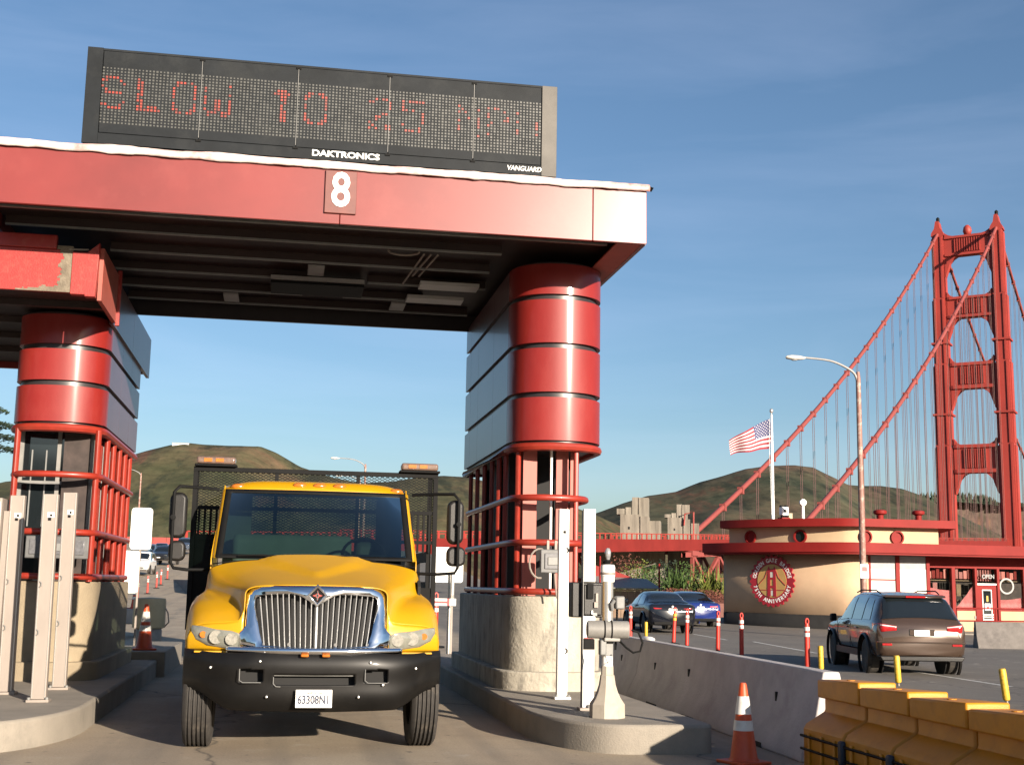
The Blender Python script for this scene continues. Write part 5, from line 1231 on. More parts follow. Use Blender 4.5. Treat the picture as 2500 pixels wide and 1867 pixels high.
    for sx in (-1,1):
        MB().prism([(3.0 if kind != 'van' else 3.2,1.0),(3.22,1.0),(3.2,1.16),(3.02,1.17)] if kind != 'van' else [(3.2,1.05),(3.38,1.05),(3.36,1.22),(3.22,1.22)], min(sx*.98,sx*1.10), max(sx*.98,sx*1.10),'x').build('wing_mirror','black' if kind == 'suv' else paint,t,bevel=.03)
        for (y, r_) in wh:
            if detail > 1: MB().lathe([(r_+.054,-.05),(r_+.054,.012),(r_+.085,.010),(r_+.085,-.03)],36,(sx*(W-.012),0,0),'x',closed=True).build('wheel_arch','blackplastic' if kind == 'suv' else paint,t,smooth=40,loc=(0,y,r_+.01))
            MB().lathe([(0,-.02),(r_+.05,-.02),(r_+.05,.0),(0,.0)],24,(sx*(W-.30 if detail > 1 else W-.002),0,0),'x').build('wheel_well','void',t,loc=(0,y,r_+.01))
            w = MB().lathe([(r_*.62,-.11),(r_*.9,-.11),(r_,-.08),(r_,.08),(r_*.9,.11),(r_*.62,.11)],28,(0,0,0),'x').build('tyre','rubber',t,smooth=40,loc=(sx*(W-.135 if detail > 1 else W-.08),y,r_))
            if detail > 1:
                rm = MB().lathe([(r_*.60,.10*sx),(r_*.64,.108*sx),(r_*.66,.10*sx)],28,(0,0,0),'x')
                rm.lathe([(0,.085*sx),(r_*.16,.095*sx),(r_*.17,.06*sx)],14,(0,0,0),'x'); rm = rm.build('wheel_rim','alloy',w,smooth=40)
                for k in range(10):
                    a = 2*math.pi*k/10; MB().bar((sx*.088,0,0),(sx*.098,r_*.63*math.cos(a),r_*.63*math.sin(a)),.030,.02,(1,0,0)).build('spoke','alloy',w)
                MB().lathe([(0,.03*sx),(r_*.63,.03*sx)],20,(0,0,0),'x').build('brake_disc','void',w)
            else:
                MB().lathe([(0,.09*sx),(r_*.62,.10*sx),(r_*.64,.09*sx)],14,(0,0,0),'x').build('wheel_rim','alloy',w,smooth=40)
    return t
def place_rear_left(x0, y0, W, deg):   # origin of a car is mid tail
    a = R(deg); return (x0+W*math.cos(a), y0-W*math.sin(a))
x, y = place_rear_left(11.77, 24.3, .93, 11)
car('suv', 'bronze brown suv with red tail lamps driving away on the right road', 'suv', (x, y, -.115), R(-11), 'bronze', 'suv')
x, y = place_rear_left(13.05, 45.0, .91, 3)
car('sedan', 'black sedan with white plate behind the red delineators', 'car', (x, y, -.05), R(-3), 'navy', 'sedan', 'cars on the right road')
x, y = place_rear_left(16.04, 50.8, .91, 3)
car('sedan', 'blue sedan with brake lamps lit beside the round building corner', 'car', (x, y, -.05), R(-3), 'blue', 'sedan', 'cars on the right road', 'brake')
FAR = 'cars queuing far down the road'
def farcar(name, label, px, d, paint, kind, deg=180):
    x = px_dir(px)*d; car(name, label, 'car', (x, d, ground_z(x, d)), R(deg), paint, kind, FAR, detail=1)
farcar('hatchback', 'white car facing us between the left pillar and the truck', 356, 109, 'whitecar', 'van', 178)
farcar('suv', 'dark blue car right behind the white car', 351, 124, 'darkcar', 'van', 178)
farcar('suv', 'grey blue car behind the dark blue one', 366, 138, 'greycar', 'van', 180)
farcar('suv', 'dark car beside the road crew, half hidden by the truck mirror', 418, 132, 'darkcar', 'van', 170)
farcar('sedan', 'red car behind the truck mirror', 398, 150, 'redcar', 'sedan', 180)
farcar('suv', 'pale blue car farthest down the road left of the truck', 458, 160, 'greycar', 'van', 175)
# far delineators left
for lab, px, d in (('red delineator far down the road left of the truck, nearest of that row', 342, 72), ('red delineator far down the road in front of the white car', 365, 80), ('first of two close red delineators far down the road', 386, 88), ('second of two close red delineators far down the road', 396, 92), ('red delineator far down the road beside the far barrier', 411, 100)):
    x = px_dir(px)*d; delineator(lab, x, d, ground_z(x, d))
# ------------------------------------------------------------------ round building
bd = thing('round_building', 'cream round building with red eaves, lantern storey and anniversary emblem', 'building', (0,0,-.13))
def outline(P, a0, a1, L, n, corner, m, tail, tdir):
    """curved wall turning its normal from a0 to a1 over length L, then a rounded corner and a straight tail: (x, y, nx, ny)"""
    x, y = P; base = []
    for k in range(n+1):
        a = lerp(R(a0), R(a1), k/n); base.append((x, y, math.cos(a), math.sin(a))); x += -math.sin(a)*L/n; y += math.cos(a)*L/n
    for k in range(1, m+1):
        a = lerp(R(a1), R(tdir), k/m); x += -math.sin(a)*corner/m; y += math.cos(a)*corner/m; base.append((x, y, math.cos(a), math.sin(a)))
    t = R(tdir); base.append((x-math.sin(t)*tail, y+math.cos(t)*tail, math.cos(t), math.sin(t)))
    return base
def push(base, off): return [(q[0]+q[2]*off, q[1]+q[3]*off) for q in base]
def at_bearing(base, px):
    b_ = px_dir(px)
    for q, r_ in zip(base, base[1:]):
        f0, f1 = q[0]-b_*q[1], r_[0]-b_*r_[1]
        if f0 <= 0 <= f1:
            t = -f0/(f1-f0); return [lerp(u, v, t) for u, v in zip(q, r_)]
    return list(base[-1])
base = outline((19.35, 54.6), 200, 234, 5.5, 26, .9, 8, 13, 272)
def arc_wall(off): return push(base, off), base
wall = push(base, 0)
NCV = 27; corner = wall[NCV+7]
def shell_wall(pts, z0, z1, name, mat, par, thick=.12):
    b = MB(); n = len(pts)
    vs = [(x, y, z0) for x, y in pts]+[(x, y, z1) for x, y in pts]
    b.add(vs, [(k, k+1, n+k+1, n+k) for k in range(n-1)]); return b.build(name, mat, par, smooth=35, solid=thick)
FX = corner[0]; FY = corner[1]
cw = wall[:NCV+8]
shell_wall(cw, .68, 3.16, 'curved_wall', 'cream', bd)
cwp, _ = arc_wall(.02); shell_wall(cwp[:NCV+8], -.4, .675, 'black_plinth', 'blackband', bd)
def slab(off, z0, z1, name, mat, back=9.0, par=bd, bevel=.02, end=None):
    p, _ = arc_wall(off); p = p if end is None else p[:-1]+[end]
    poly = p+[(p[-1][0], p[-1][1]+back), (p[0][0]+3.2, p[0][1]+back*.6)]
    return MB().prism(poly, z0, z1).build(name, mat, par, smooth=30)
slab(1.25, 3.24, 3.64, 'eave_fascia', 'redtrim')
slab(1.17, 3.17, 3.238, 'eave_soffit', 'redtrim')
# closed back so nothing shows through
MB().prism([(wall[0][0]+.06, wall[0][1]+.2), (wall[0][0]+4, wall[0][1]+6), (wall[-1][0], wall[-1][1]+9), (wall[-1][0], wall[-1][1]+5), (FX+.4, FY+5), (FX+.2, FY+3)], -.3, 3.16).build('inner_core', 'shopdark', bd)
# lantern storey
lbase = outline((20.15, 56.2), 202, 236, 5.4, 24, .9, 8, 3.6, 270)
def lantern(off, z0, z1, name, mat):
    q = push(lbase, off); q[-1] = (q[-1][0]+off, q[-1][1]); e = q[-1]
    return MB().prism(q+[(e[0]+1.5, e[1]+4.0), (q[0][0]+2.4, q[0][1]+3.0)], z0, z1).build(name, mat, bd, smooth=30)
lantern(0, 3.60, 4.42, 'lantern_wall', 'cream2'); lantern(.55, 4.42, 4.76, 'lantern_fascia', 'redtrim')
for px in (1821, 1941, 2097, 2174):
    x, y, nx_, ny_ = at_bearing(lbase, px)
    h = MB().ring([(.30*math.cos(R(t)),.30*math.sin(R(t))) for t in range(0,360,15)], [(.235*math.cos(R(t)),.235*math.sin(R(t))) for t in range(0,360,15)], -.10, .05, 'y').build('porthole', 'redtrim', bd, loc=(x, y, 4.0), rz=math.atan2(ny_, nx_)+math.pi/2)
    MB().prism([(.233*math.cos(R(t)),.233*math.sin(R(t))) for t in range(0,360,15)], -.02, .0, 'y').build('porthole_pane', 'carglass' if px == 1941 else 'redtrim', h)
# straight shop front, right of the corner
zb = .08
def fx(u): return FX+u*.80
def fbox(u0, u1, d0, d1, z0, z1, name, mat, par=bd, **k): return MB().box(fx(u0), fx(u1), FY+d0, FY+d1, z0, z1).build(name, mat, par, **k)
fbox(.0, 14, .42, .50, 2.72, 3.16, 'lintel', 'redtrim')
fbox(.0, .42, .0, .12, .42, 3.16, 'corner_return', 'cream')
W0 = .46
# plate frames and panes: two whitewashed bays, then shop windows and a door
fbox(W0, W0+.12, .02, .16, -.2, 3.16, 'window_post', 'redtrim')
fbox(W0+1.52, W0+1.74, .02, .16, -.2, 3.16, 'window_post', 'redtrim')
fbox(W0+3.24, W0+3.42, .02, .16, -.2, 3.16, 'window_post', 'redtrim')
for z0, z1 in ((.1,.9),(.96,1.50),(1.56,2.14),(2.20,2.62)): fbox(W0+.125, W0+1.515, .08, .11, z0, z1, 'whitewashed_pane', 'whiteboard')
for z in (.905, 1.505, 2.145): fbox(W0+.125, W0+1.515, .05, .14, z, z+.05, 'glazing_bar', 'redtrim')
fbox(W0+.125, W0+1.515, .07, .12, 2.625, 3.16, 'transom_panel', 'grey_trim')
fbox(W0+1.745, W0+3.235, .06, .10, .1, 2.62, 'white_panel', 'whiteboard')
fbox(W0+1.745, W0+3.235, .07, .12, 2.625, 3.16, 'transom_panel', 'grey_trim')
for a, c in ((3.46,4.78),(4.98,6.10),(7.52,8.9),(9.0,10.4)):
    fbox(W0+a, W0+c, .30, .32, 1.02, 2.72, 'shop_window', 'shopglass')
    fbox(W0+a, W0+c, .22, .42, .95, 1.015, 'sill', 'redtrim')
for a, c in ((3.425,3.46),(4.785,4.975),(6.105,6.22),(7.38,7.515),(8.905,8.995)): fbox(W0+a, W0+c, .20, .40, .0, 2.72, 'window_post', 'redtrim')
for a, c in ((3.425,6.215),(7.4,10.4)): fbox(W0+a, W0+c, .24, .44, -.2, .945, 'apron_wall', 'cream2')
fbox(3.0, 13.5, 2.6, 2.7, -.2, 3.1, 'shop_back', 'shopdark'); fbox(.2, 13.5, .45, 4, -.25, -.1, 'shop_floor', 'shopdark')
# things hanging inside the window: red merchandise rows, shelf
rnd = random.Random(8)
for a, c in ((3.5,4.7),(5.2,6.05),(7.6,8.8)):
    x = a
    while x < c-.12:
        w = rnd.uniform(.12,.22); fbox(W0+x, W0+x+w, .5, .56, 2.28, rnd.uniform(2.55,2.68), 'hanging_goods', rnd.choice(['redcar','redtrim','brass'])); x += w+rnd.uniform(.03,.10)
    fbox(W0+a-.05, W0+c+.05, .48, .70, 2.18, 2.22, 'shelf', 'brownwood')
fbox(W0+3.95, W0+4.2, .6, .66, 1.3, 2.1, 'hanging_goods', 'redcar'); fbox(W0+5.3, W0+5.55, .6, .66, 1.55, 2.05, 'hanging_goods', 'brownwood'); fbox(W0+5.32, W0+5.5, .6, .66, 1.1, 1.4, 'hanging_goods', 'brownwood')
# pink cloths inside the windows
def cloth(u0, u1, top0, top1, z0, name):
    def fn(a, c):
        x = lerp(u0, u1, a); zt = lerp(top0, top1, a)-.03*math.sin(a*math.pi); return (fx(W0+x), FY+.36+.02*math.sin(a*17)*c, lerp(z0, zt, c))
    MB().grid(fn, 20, 6).build(name, 'pinkcloth', bd, smooth=60)
cloth(3.47, 4.77, 1.92, 1.78, 1.02, 'pink_curtain')
cloth(5.02, 6.08, 1.03, 2.0, 1.02, 'pink_curtain'); cloth(7.53, 8.88, 1.42, 1.52, 1.02, 'pink_curtain')
# door with transom
dr = fbox(W0+6.25, W0+7.35, .26, .32, -.12, 2.02, 'door', 'redtrim')
fbox(W0+6.52, W0+7.06, .245, .259, .22, 1.84, 'door_pane_frame', 'white', dr); fbox(W0+6.56, W0+7.02, .238, .2445, .26, 1.80, 'door_pane', 'carglass', dr)
for z in (.58, .68, .78): fbox(W0+6.5, W0+7.1, .22, .236, z, z+.035, 'push_bar', 'alu_bright', dr)
p_ = fbox(W0+6.63, W0+6.95, .229, .236, .98, 1.26, 'door_notice', 'letter', dr); fbox(W0+6.72, W0+6.88, .223, .228, 1.06, 1.16, 'notice_mark', 'platered', dr)
fbox(W0+6.74, W0+6.84, .229, .236, 1.34, 1.58, 'yellow_sticker', 'stub', dr)
fbox(W0+6.25, W0+7.35, .28, .30, 2.10, 2.72, 'transom_pane', 'shopglass'); fbox(W0+6.25, W0+7.35, .24, .34, 2.03, 2.095, 'transom_bar', 'white')
text('OPEN', .22, 'lettergrey', 'window_lettering', bd, .004, .003, face_cam(fx(W0+6.92), FY+.275, 2.38, 1.0, 1.1))
for k in range(7): fbox(W0+6.3+k*.15, W0+6.38+k*.15, .5, .56, 2.2, 2.66, 'hanging_goods', 'redcar')
fbox(W0+6.02, W0+6.12, .215, .235, .62, .74, 'wall_socket', 'greybox'); fbox(W0+5.95, W0+6.0, .21, .24, .10, .26, 'hose_tap', 'greybox')
# round sticker in the last window
MB().ring([(.34*math.cos(R(t)),.34*math.sin(R(t))) for t in range(0,360,15)], [(.27*math.cos(R(t)),.27*math.sin(R(t))) for t in range(0,360,15)], -.012, .0, 'y').build('round_window_sticker', 'grey_trim', bd, loc=(fx(W0+7.98), FY+.296, 2.0))
# anniversary emblem on the curved wall
bx0, by0, bnx, bny = at_bearing(base, 1876); ea = math.atan2(bny, bnx)+math.pi/2
em = MB(); n_t = 56; out = []
for q in range(n_t*2):
    r_ = 1.10 if (q % 4) < 2 else 1.02
    a = math.pi*q/n_t; out.append((r_*math.cos(a), r_*math.sin(a)))
em.prism(out, -.07, -.01, 'y'); eo = em.build('anniversary_emblem', 'crimson', bd, loc=(bx0+bnx*.13, by0+bny*.13, 2.05), rz=ea)
MB().prism([(.70*math.cos(R(t)),.70*math.sin(R(t))) for t in range(0,360,8)], -.085, -.071, 'y').build('emblem_centre', 'gold', eo)
tw = MB()
for sx in (-1,1): tw.prism([(sx*.215,-.66),(sx*.075,-.66),(sx*.075,.50),(sx*.13,.62),(sx*.19,.50)] , -.10, -.086, 'y')
for z0, z1 in ((.38,.50),(.06,.14),(-.30,-.20)): tw.box(-.08,.08,-.0995,-.0855,z0,z1)
tag(tw.build('emblem_tower', 'crimson', eo), kind=None)
MB().box(-.072,.072,-.092,-.0855,.15,.37).build('emblem_window', 'whiteboard', eo); MB().box(-.05,.05,-.092,-.0855,-.62,-.36).build('emblem_window', 'whiteboard', eo)
for sx in (-1,1):
    MB().tube([(sx*.15,-.092,.58),(sx*.33,-.092,.14),(sx*.66,-.092,-.18)], .012, 5).build('emblem_cable', 'crimson', eo)
MB().box(-.62,.62,-.095,-.086,-.40,-.37).build('emblem_deck', 'crimson', eo)
def arc_text(s, r_, a0, a1, flip, size):
    # letters set one by one round the ring, joined as one flat print
    n = len(s)
    for q, ch in enumerate(s):
        if ch == ' ': continue
        a = R(lerp(a0, a1, q/(n-1)))
        m = Matrix.Translation((r_*math.cos(a), -.0745, r_*math.sin(a))) @ Matrix.Rotation(-(a-math.pi/2 if not flip else a+math.pi/2), 4, 'Y') @ Matrix.Rotation(R(90), 4, 'X') @ Matrix.Diagonal((.85,1,1,1))
        text(ch, size, 'letter', 'emblem_letter', eo, .004, .002, m)
arc_text('GOLDEN GATE BRIDGE', .86, 168, 12, False, .24)
arc_text('75TH ANNIVERSARY', .86, 197, 343, True, .24)
# roof furniture
def vent(x, y, z, s):
    v = MB().lathe([(.16,0),(.16,.28),(.30,.34),(.32,.42),(.30,.50),(.18,.54),(0,.55)], 16).build('roof_vent', 'redtrim', bd, smooth=40, loc=(x, y, z)); v.scale = (s,s,s)
vent(25.9, 52.7, 4.76, .92); vent(27.3, 51.9, 4.76, .85)
# street side railing in front of the shop
rl = thing('railing', 'thin red two bar railing in front of the shop front', 'railing', (0,0,-.1))
for z in (.55, 1.05): MB().tube([(FX+3.2, FY-1.9, z), (FX+12, FY-1.7, z)], .028, 8).build('rail_bar', 'redtrim', rl, smooth=40)
for x in (3.2, 4.9, 6.7, 8.5, 10.3): MB().tube([(FX+x, FY-1.87, 0), (FX+x, FY-1.87, 1.05)], .025, 8).build('rail_post', 'redtrim', rl, smooth=40)
kb = MB().box(FX-.2, FX+13, FY-2.8, FY+.4, -.25, -.03).build('sidewalk', 'conc_isl', bevel=.02); structure(kb)
bk = thing('bin', 'dark bin beside the red door', 'bin', (FX+8.4, FY-1.3, -.03)); MB().lathe([(.20,0),(.24,.75),(.26,.78),(.22,.86),(0,.9)], 14).build('bin_body', 'greybox', bk, smooth=40)
# flag and pole
fp = thing('flagpole', 'white flagpole rising behind the round building lantern', 'flagpole', (23.8, 60, 4.2))
MB().lathe([(.085,-1),(.075,3),(.05,6.0)], 14).build('pole_shaft', 'polewhite', fp, smooth=50)
MB().lathe([(.05,6.0),(.07,6.02),(.03,6.06),(.03,6.10),(.085,6.16),(.10,6.23),(.07,6.31),(0,6.34)], 14).build('finial', 'alu_bright', fp, smooth=60)
MB().tube([(-.12,-.05,5.8),(-.16,-.07,4.3),(-.08,-.06,1.0)], .008, 5).build('halyard', 'white', fp)
fg = thing('flag', 'american flag streaming to the left from the white pole', 'flag', (23.8, 60, 0))
TL_, TR_, BL_, BR_ = Vector((-2.22,0,8.84)), Vector((-.10,0,10.02)), Vector((-2.12,0,8.08)), Vector((-.16,0,8.50))
def flagp(u, v):     # u 0 at the hoist .. 1 at the fly, v 0 top .. 1 bottom
    t = TR_.lerp(TL_, u); b = BR_.lerp(BL_, u); p = t.lerp(b, v)
    p.y += .20*math.sin(u*7+v*1.2)*u**.6+.05*math.sin(u*17)*u; p.z += .09*math.sin(u*8.5+.6)*u*(.4+v*.6)+.05*math.sin(u*math.pi)
    p.x += .10*math.sin(v*math.pi)*(1-u); return p
b = MB(); nu, nv = 40, 26
vs = [tuple(flagp(i/nu, j/nv)) for j in range(nv+1) for i in range(nu+1)]
for j in range(nv):
    for i in range(nu):
        b.cur = 2 if (i < 16 and j < 14) else (0 if (j//2) % 2 == 0 else 1)
        a = j*(nu+1)+i; b.f.append((a, a+1, a+nu+2, a+nu+1)); b.mi.append(b.cur)
b.v = vs
fo = b.build('flag_cloth', ['flagred','flagwhite','flagblue'], fg, smooth=80)
sb = MB()
for r_ in range(9):
    for c_ in range(6 if r_ % 2 == 0 else 5):
        u = (.035+.066*c_+(.033 if r_ % 2 else 0)); v = .035+.0575*r_
        for s_ in (-1, 1):
            c0 = flagp(u, v)
            pts = []
            for q in range(10):
                rr_ = .030 if q % 2 == 0 else .013; a = math.pi/2+q*math.pi/5
                p = flagp(u+rr_*math.cos(a)*.62, v-rr_*math.sin(a)); pts.append((p.x, p.y+s_*.014, p.z))
            sb.add(pts, [tuple(range(10))])
tag(sb.build('flag_stars', 'flagwhite', fg), kind='stuff')
# camera and siren on the lantern roof
rc = thing('roof_camera', 'white boxed camera on a red base beside the flagpole', 'camera', (22.75, 56.0, 4.72))
MB().box(-.25,.25,-.15,.15,0,.14).build('base_box', 'redtrim', rc, bevel=.02); MB().box(-.12,.12,-.1,.1,.14,.24).build('mount', 'black', rc)
MB().box(-.16,.16,-.18,.18,.24,.62).build('camera_body', 'white', rc, bevel=.02); MB().box(-.07,.07,-.19,-.181,.36,.50).build('camera_eye', 'void', rc)
MB().box(.20,.38,-.1,.1,.08,.34).build('side_box', 'beige', rc)
MB().box(-.18,-.06,-.1,.1,.63,.70).build('top_lamp', 'black', rc); MB().box(.04,.16,-.1,.1,.63,.70).build('top_lamp', 'black', rc)
vp = thing('vent_pipe', 'short white pipe with a round head on the lantern roof', 'pipe', (23.1, 54.6, 4.7)); MB().lathe([(.07,0),(.06,.7)], 10).build('pipe', 'white', vp, smooth=40)
MB().lathe([(0,-.09),(.15,-.07),(.15,.07),(0,.09)], 14, (0,0,.78), 'y').build('pipe_head', 'white', vp, smooth=40)

# ------------------------------------------------------------------ street lamps
def street_lamp(label, x, y, z, h=9.55, arm=2.5, rz=0, sign=False, mat='lamppole'):
    t = thing('street_lamp', label, 'street lamp', (x, y, z), rz, 'street lamps')
    MB().lathe([(.17,0),(.17,.35),(.12,.4),(.085,h-.25),(.06,h)], 14).build('pole', mat, t, smooth=40)
    P = [(0,0,h-.55),(-.12,0,h-.10),(-.5,0,h+.16),(-1.1,0,h+.36),(-arm+.35,0,h+.42)]
    MB().tube([crom(P, k/16) for k in range(17)], [lerp(.05,.035,k/16) for k in range(17)], 10).build('arm', 'grey_trim', t, smooth=50)
    MB().lathe([(.05,0),(.09,-.08),(.135,-.25),(.14,-.5),(.10,-.68),(0,-.74)], 14, axis='x').build('lamp_head', 'lamphead', t, smooth=60, loc=(-arm+.38, 0, h+.40)).scale = (1, 1, .62)
    MB().prism([(.10*math.cos(R(a)), .085*math.sin(R(a))) for a in range(0,360,30)], h+.30, h+.335).build('lamp_glass', 'clear', t, loc=(-arm-.02, 0, -.0))
    if sign:
        MB().box(-.16,.16,-.115,-.10,2.12,2.60).build('sign_plate', 'white', t, bevel=.01)
        MB().box(-.10,.10,-.118,-.1155,2.35,2.52).build('sign_print', 'platered', t)
        for zz in (2.2,2.26): MB().box(-.10,.10,-.118,-.1155,zz,zz+.02).build('sign_line', 'platered', t)
    return t
street_lamp('tall flaking lamp post with small sign plate before the round building', 19.95, 42.0, -.12, 9.42, 2.38, 0, True)
for lab, px, d, rz in (('tall lamp post beyond the truck headboard', 880, 104, 0), ('farther lamp post beyond the truck, partly hidden', 868, 150, 0)):
    x = px_dir(px)*d; street_lamp(lab, x, d, ground_z(x, d), 9.4, 2.5, rz)
x = px_dir(38)*102; street_lamp('lamp post left of the left pillar', x, 102, ground_z(x, 102), 9.4, 2.4, math.pi)
x = px_dir(332)*150; street_lamp('thin distant pole before the left hill', x, 150, ground_z(x, 150), 9.4, 2.4, 0)

# ------------------------------------------------------------------ suspension bridge
TH = R(40.4); AX = Vector((math.sin(TH), math.cos(TH), 0)); PX_ = Vector((math.cos(TH), -math.sin(TH), 0))
TW = Vector((346.6, 596, 0)); ZD = 27.5            # tower foot centre and deck level there
br = thing('suspension_bridge', 'orange red suspension bridge with tall portal tower, cables and hangers', 'bridge', (TW.x, TW.y, 0), -TH)
# local frame: x across the deck, y along it away from us
def deckz(y): return ZD + y*(.0375 if y < 0 else .018)
SEP = 15.4
HT = [(0,34.5,49.2),(0,78.0,91.8),(0,115.5,126.8),(0,148.8,160.0)]
def tier(z): return 0 if z < 49 else 1 if z < 92 else 2 if z < 127 else 3
TWD = [8.8, 8.1, 7.4, 6.6]; TDP = [8.4, 7.8, 7.2, 6.6]
levels = [-30, 49.2, 91.8, 126.8, 160.5]
for sx in (-1, 1):
    lg = None
    for i in range(4):
        z0, z1 = levels[i], levels[i+1]; w, d = TWD[i], TDP[i]; cx = sx*(SEP-.2*i)
        b = MB().box(cx-w*.41, cx+w*.41, -d/2, d/2, ZD+z0, ZD+z1)          # stepped cruciform shaft
        o = b.build('tower_leg', 'bridge', br)
        MB().box(cx-w/2, cx-w*.412, -d*.36, d*.36, ZD+z0, ZD+z1-1.2).build('leg_fluting', 'bridge', o)
        MB().box(cx+w*.412, cx+w/2, -d*.36, d*.36, ZD+z0, ZD+z1-1.2).build('leg_fluting', 'bridge', o)
        for q in (-.27, .27): MB().box(cx+q*w-.45, cx+q*w+.45, -d/2-.5, -d/2-.01, ZD+z0, ZD+z1-.6).build('leg_rib', 'bridge', o)
        if i in (0, 1):
            zz = ZD+(18 if i == 0 else 66); 
            zz = ZD+(64.5 if i == 1 else 27)
            if i == 1: MB().ring([(cx-w/2-.8,-d/2-1),(cx+w/2+.8,-d/2-1),(cx+w/2+.8,d/2+1),(cx-w/2-.8,d/2+1)], [(cx-w/2-.01,-d/2-.51),(cx+w/2+.01,-d/2-.51),(cx+w/2+.01,d/2+.01),(cx-w/2-.01,d/2+.01)], zz, zz+1.0).build('maintenance_walkway', 'bridge', o)
        if i == 2: MB().ring([(cx-w/2-.8,-d/2-1),(cx+w/2+.8,-d/2-1),(cx+w/2+.8,d/2+1),(cx-w/2-.8,d/2+1)], [(cx-w/2-.01,-d/2-.51),(cx+w/2+.01,-d/2-.51),(cx+w/2+.01,d/2+.01),(cx-w/2-.01,d/2+.01)], ZD+102, ZD+103).build('maintenance_walkway', 'bridge', o)
    cx = sx*(SEP-.6)
    MB().prism([(cx-3.3,ZD+160.5),(cx+3.3,ZD+160.5),(cx+3.0,ZD+162.3),(cx+1.5,ZD+164.6),(cx+.8,ZD+168.5),(cx-.8,ZD+168.5),(cx-1.5,ZD+164.6),(cx-3.0,ZD+162.3)], -3.2, 3.2, 'y').build('cable_saddle', 'bridge', br)
    MB().lathe([(.9,ZD+168.5),(.9,ZD+170.8),(.5,ZD+171.2),(0,ZD+171.6)], 10, (cx,0,0)).build('tower_beacon', 'black', br, smooth=40)
def strut(z0, z1, w, d, name='portal_strut', top=False):
    """portal strut with stepped, rounded knees below and small fillets above"""
    xi = SEP-w/2-.6; k = 6.5
    bot = [(-xi, z0-k-4), (-xi+1.4, z0-k), (-xi+2.4, z0-k*.5), (-xi+4.2, z0-1.2), (-xi+6.2, z0)]
    lo = bot+[(-x, z) for x, z in reversed(bot)]
    hi = [(xi, z1+3.2), (xi-1.2, z1+1.2), (xi-3.4, z1), (-xi+3.4, z1), (-xi+1.2, z1+1.2), (-xi, z1+3.2)] if not top else [(xi, z1+2.2), (xi-2, z1+.8), (xi-5, z1), (-xi+5, z1), (-xi+2, z1+.8), (-xi, z1+2.2)]
    o = MB().prism([(x, ZD+z) for x, z in lo+hi], -d*.26, d*.26, 'y').build(name, 'bridge', br)
    # raised frame and vertical fluting on the face towards us
    n = 11; a = xi-4.6
    for q in range(n):
        x = lerp(-a, a, (q+.5)/n); MB().box(x-a/n*.42, x+a/n*.42, -d*.26-.7, -d*.26-.02, ZD+lerp(z0,z1,.18), ZD+lerp(z0,z1,.84)).build('strut_panel', 'bridge', o)
    MB().box(-xi, xi, -d*.26-1.0, -d*.26-.01, ZD+z0+.1, ZD+lerp(z0,z1,.13)).build('strut_band', 'bridge', o); MB().box(-xi, xi, -d*.26-1.0, -d*.26-.01, ZD+lerp(z0,z1,.88), ZD+z1-.05).build('strut_band', 'bridge', o)
strut(34.5, 49.2, 8.8, 9.4); strut(78, 91.8, 8.1, 8.8); strut(115.5, 126.8, 7.4, 8.2); strut(148.8, 159.6, 6.8, 7.6, top=True)
MB().lathe([(0,ZD+159.5),(1.6,ZD+160),(2.3,ZD+162),(1.9,ZD+164),(.8,ZD+165.2),(0,ZD+165.4)], 14).build('top_beacon', 'bridge', br, smooth=60)
# cables and hangers
ZT = ZD+163
def cable_z(y):
    if y < 0:
        t = -y/343.0; ze = deckz(-343)+2; return lerp(ZT, ze, t) - 26*4*t*(1-t)*.42
    t = (y-640)/640.0; zm = deckz(640)+4; return zm+(ZT-zm)*t*t
for sx in (-1, 1):
    X = sx*(SEP-.6)
    c = MB().tube([(X, y, cable_z(y)) for y in [-343+343*k/28 for k in range(29)]], .8, 8).build('main_cable', 'bridge_cable', br, smooth=50)
    c2 = MB().tube([(X, y, cable_z(y)) for y in [900*k/40 for k in range(41)]], .8, 8).build('main_cable', 'bridge_cable', br, smooth=50)
    for par, ys in ((c, [-15.24*k for k in range(1, 22)]), (c2, [15.24*k for k in range(1, 45)])):
        for y in ys:
            zt = cable_z(y); zb_ = deckz(y)
            if zt-zb_ < 3: continue
            MB().tube([(X-.3, y, zt-1), (X-.3, y, zb_)], .10, 5).build('hanger', 'hanger', par)
            MB().tube([(X+.3, y, zt-1), (X+.3, y, zb_)], .10, 5).build('hanger', 'hanger', par)
            MB().box(X-.95, X+.95, y-.6, y+.6, zt-1.2, zt+.95).build('cable_band', 'bridge_cable', par)
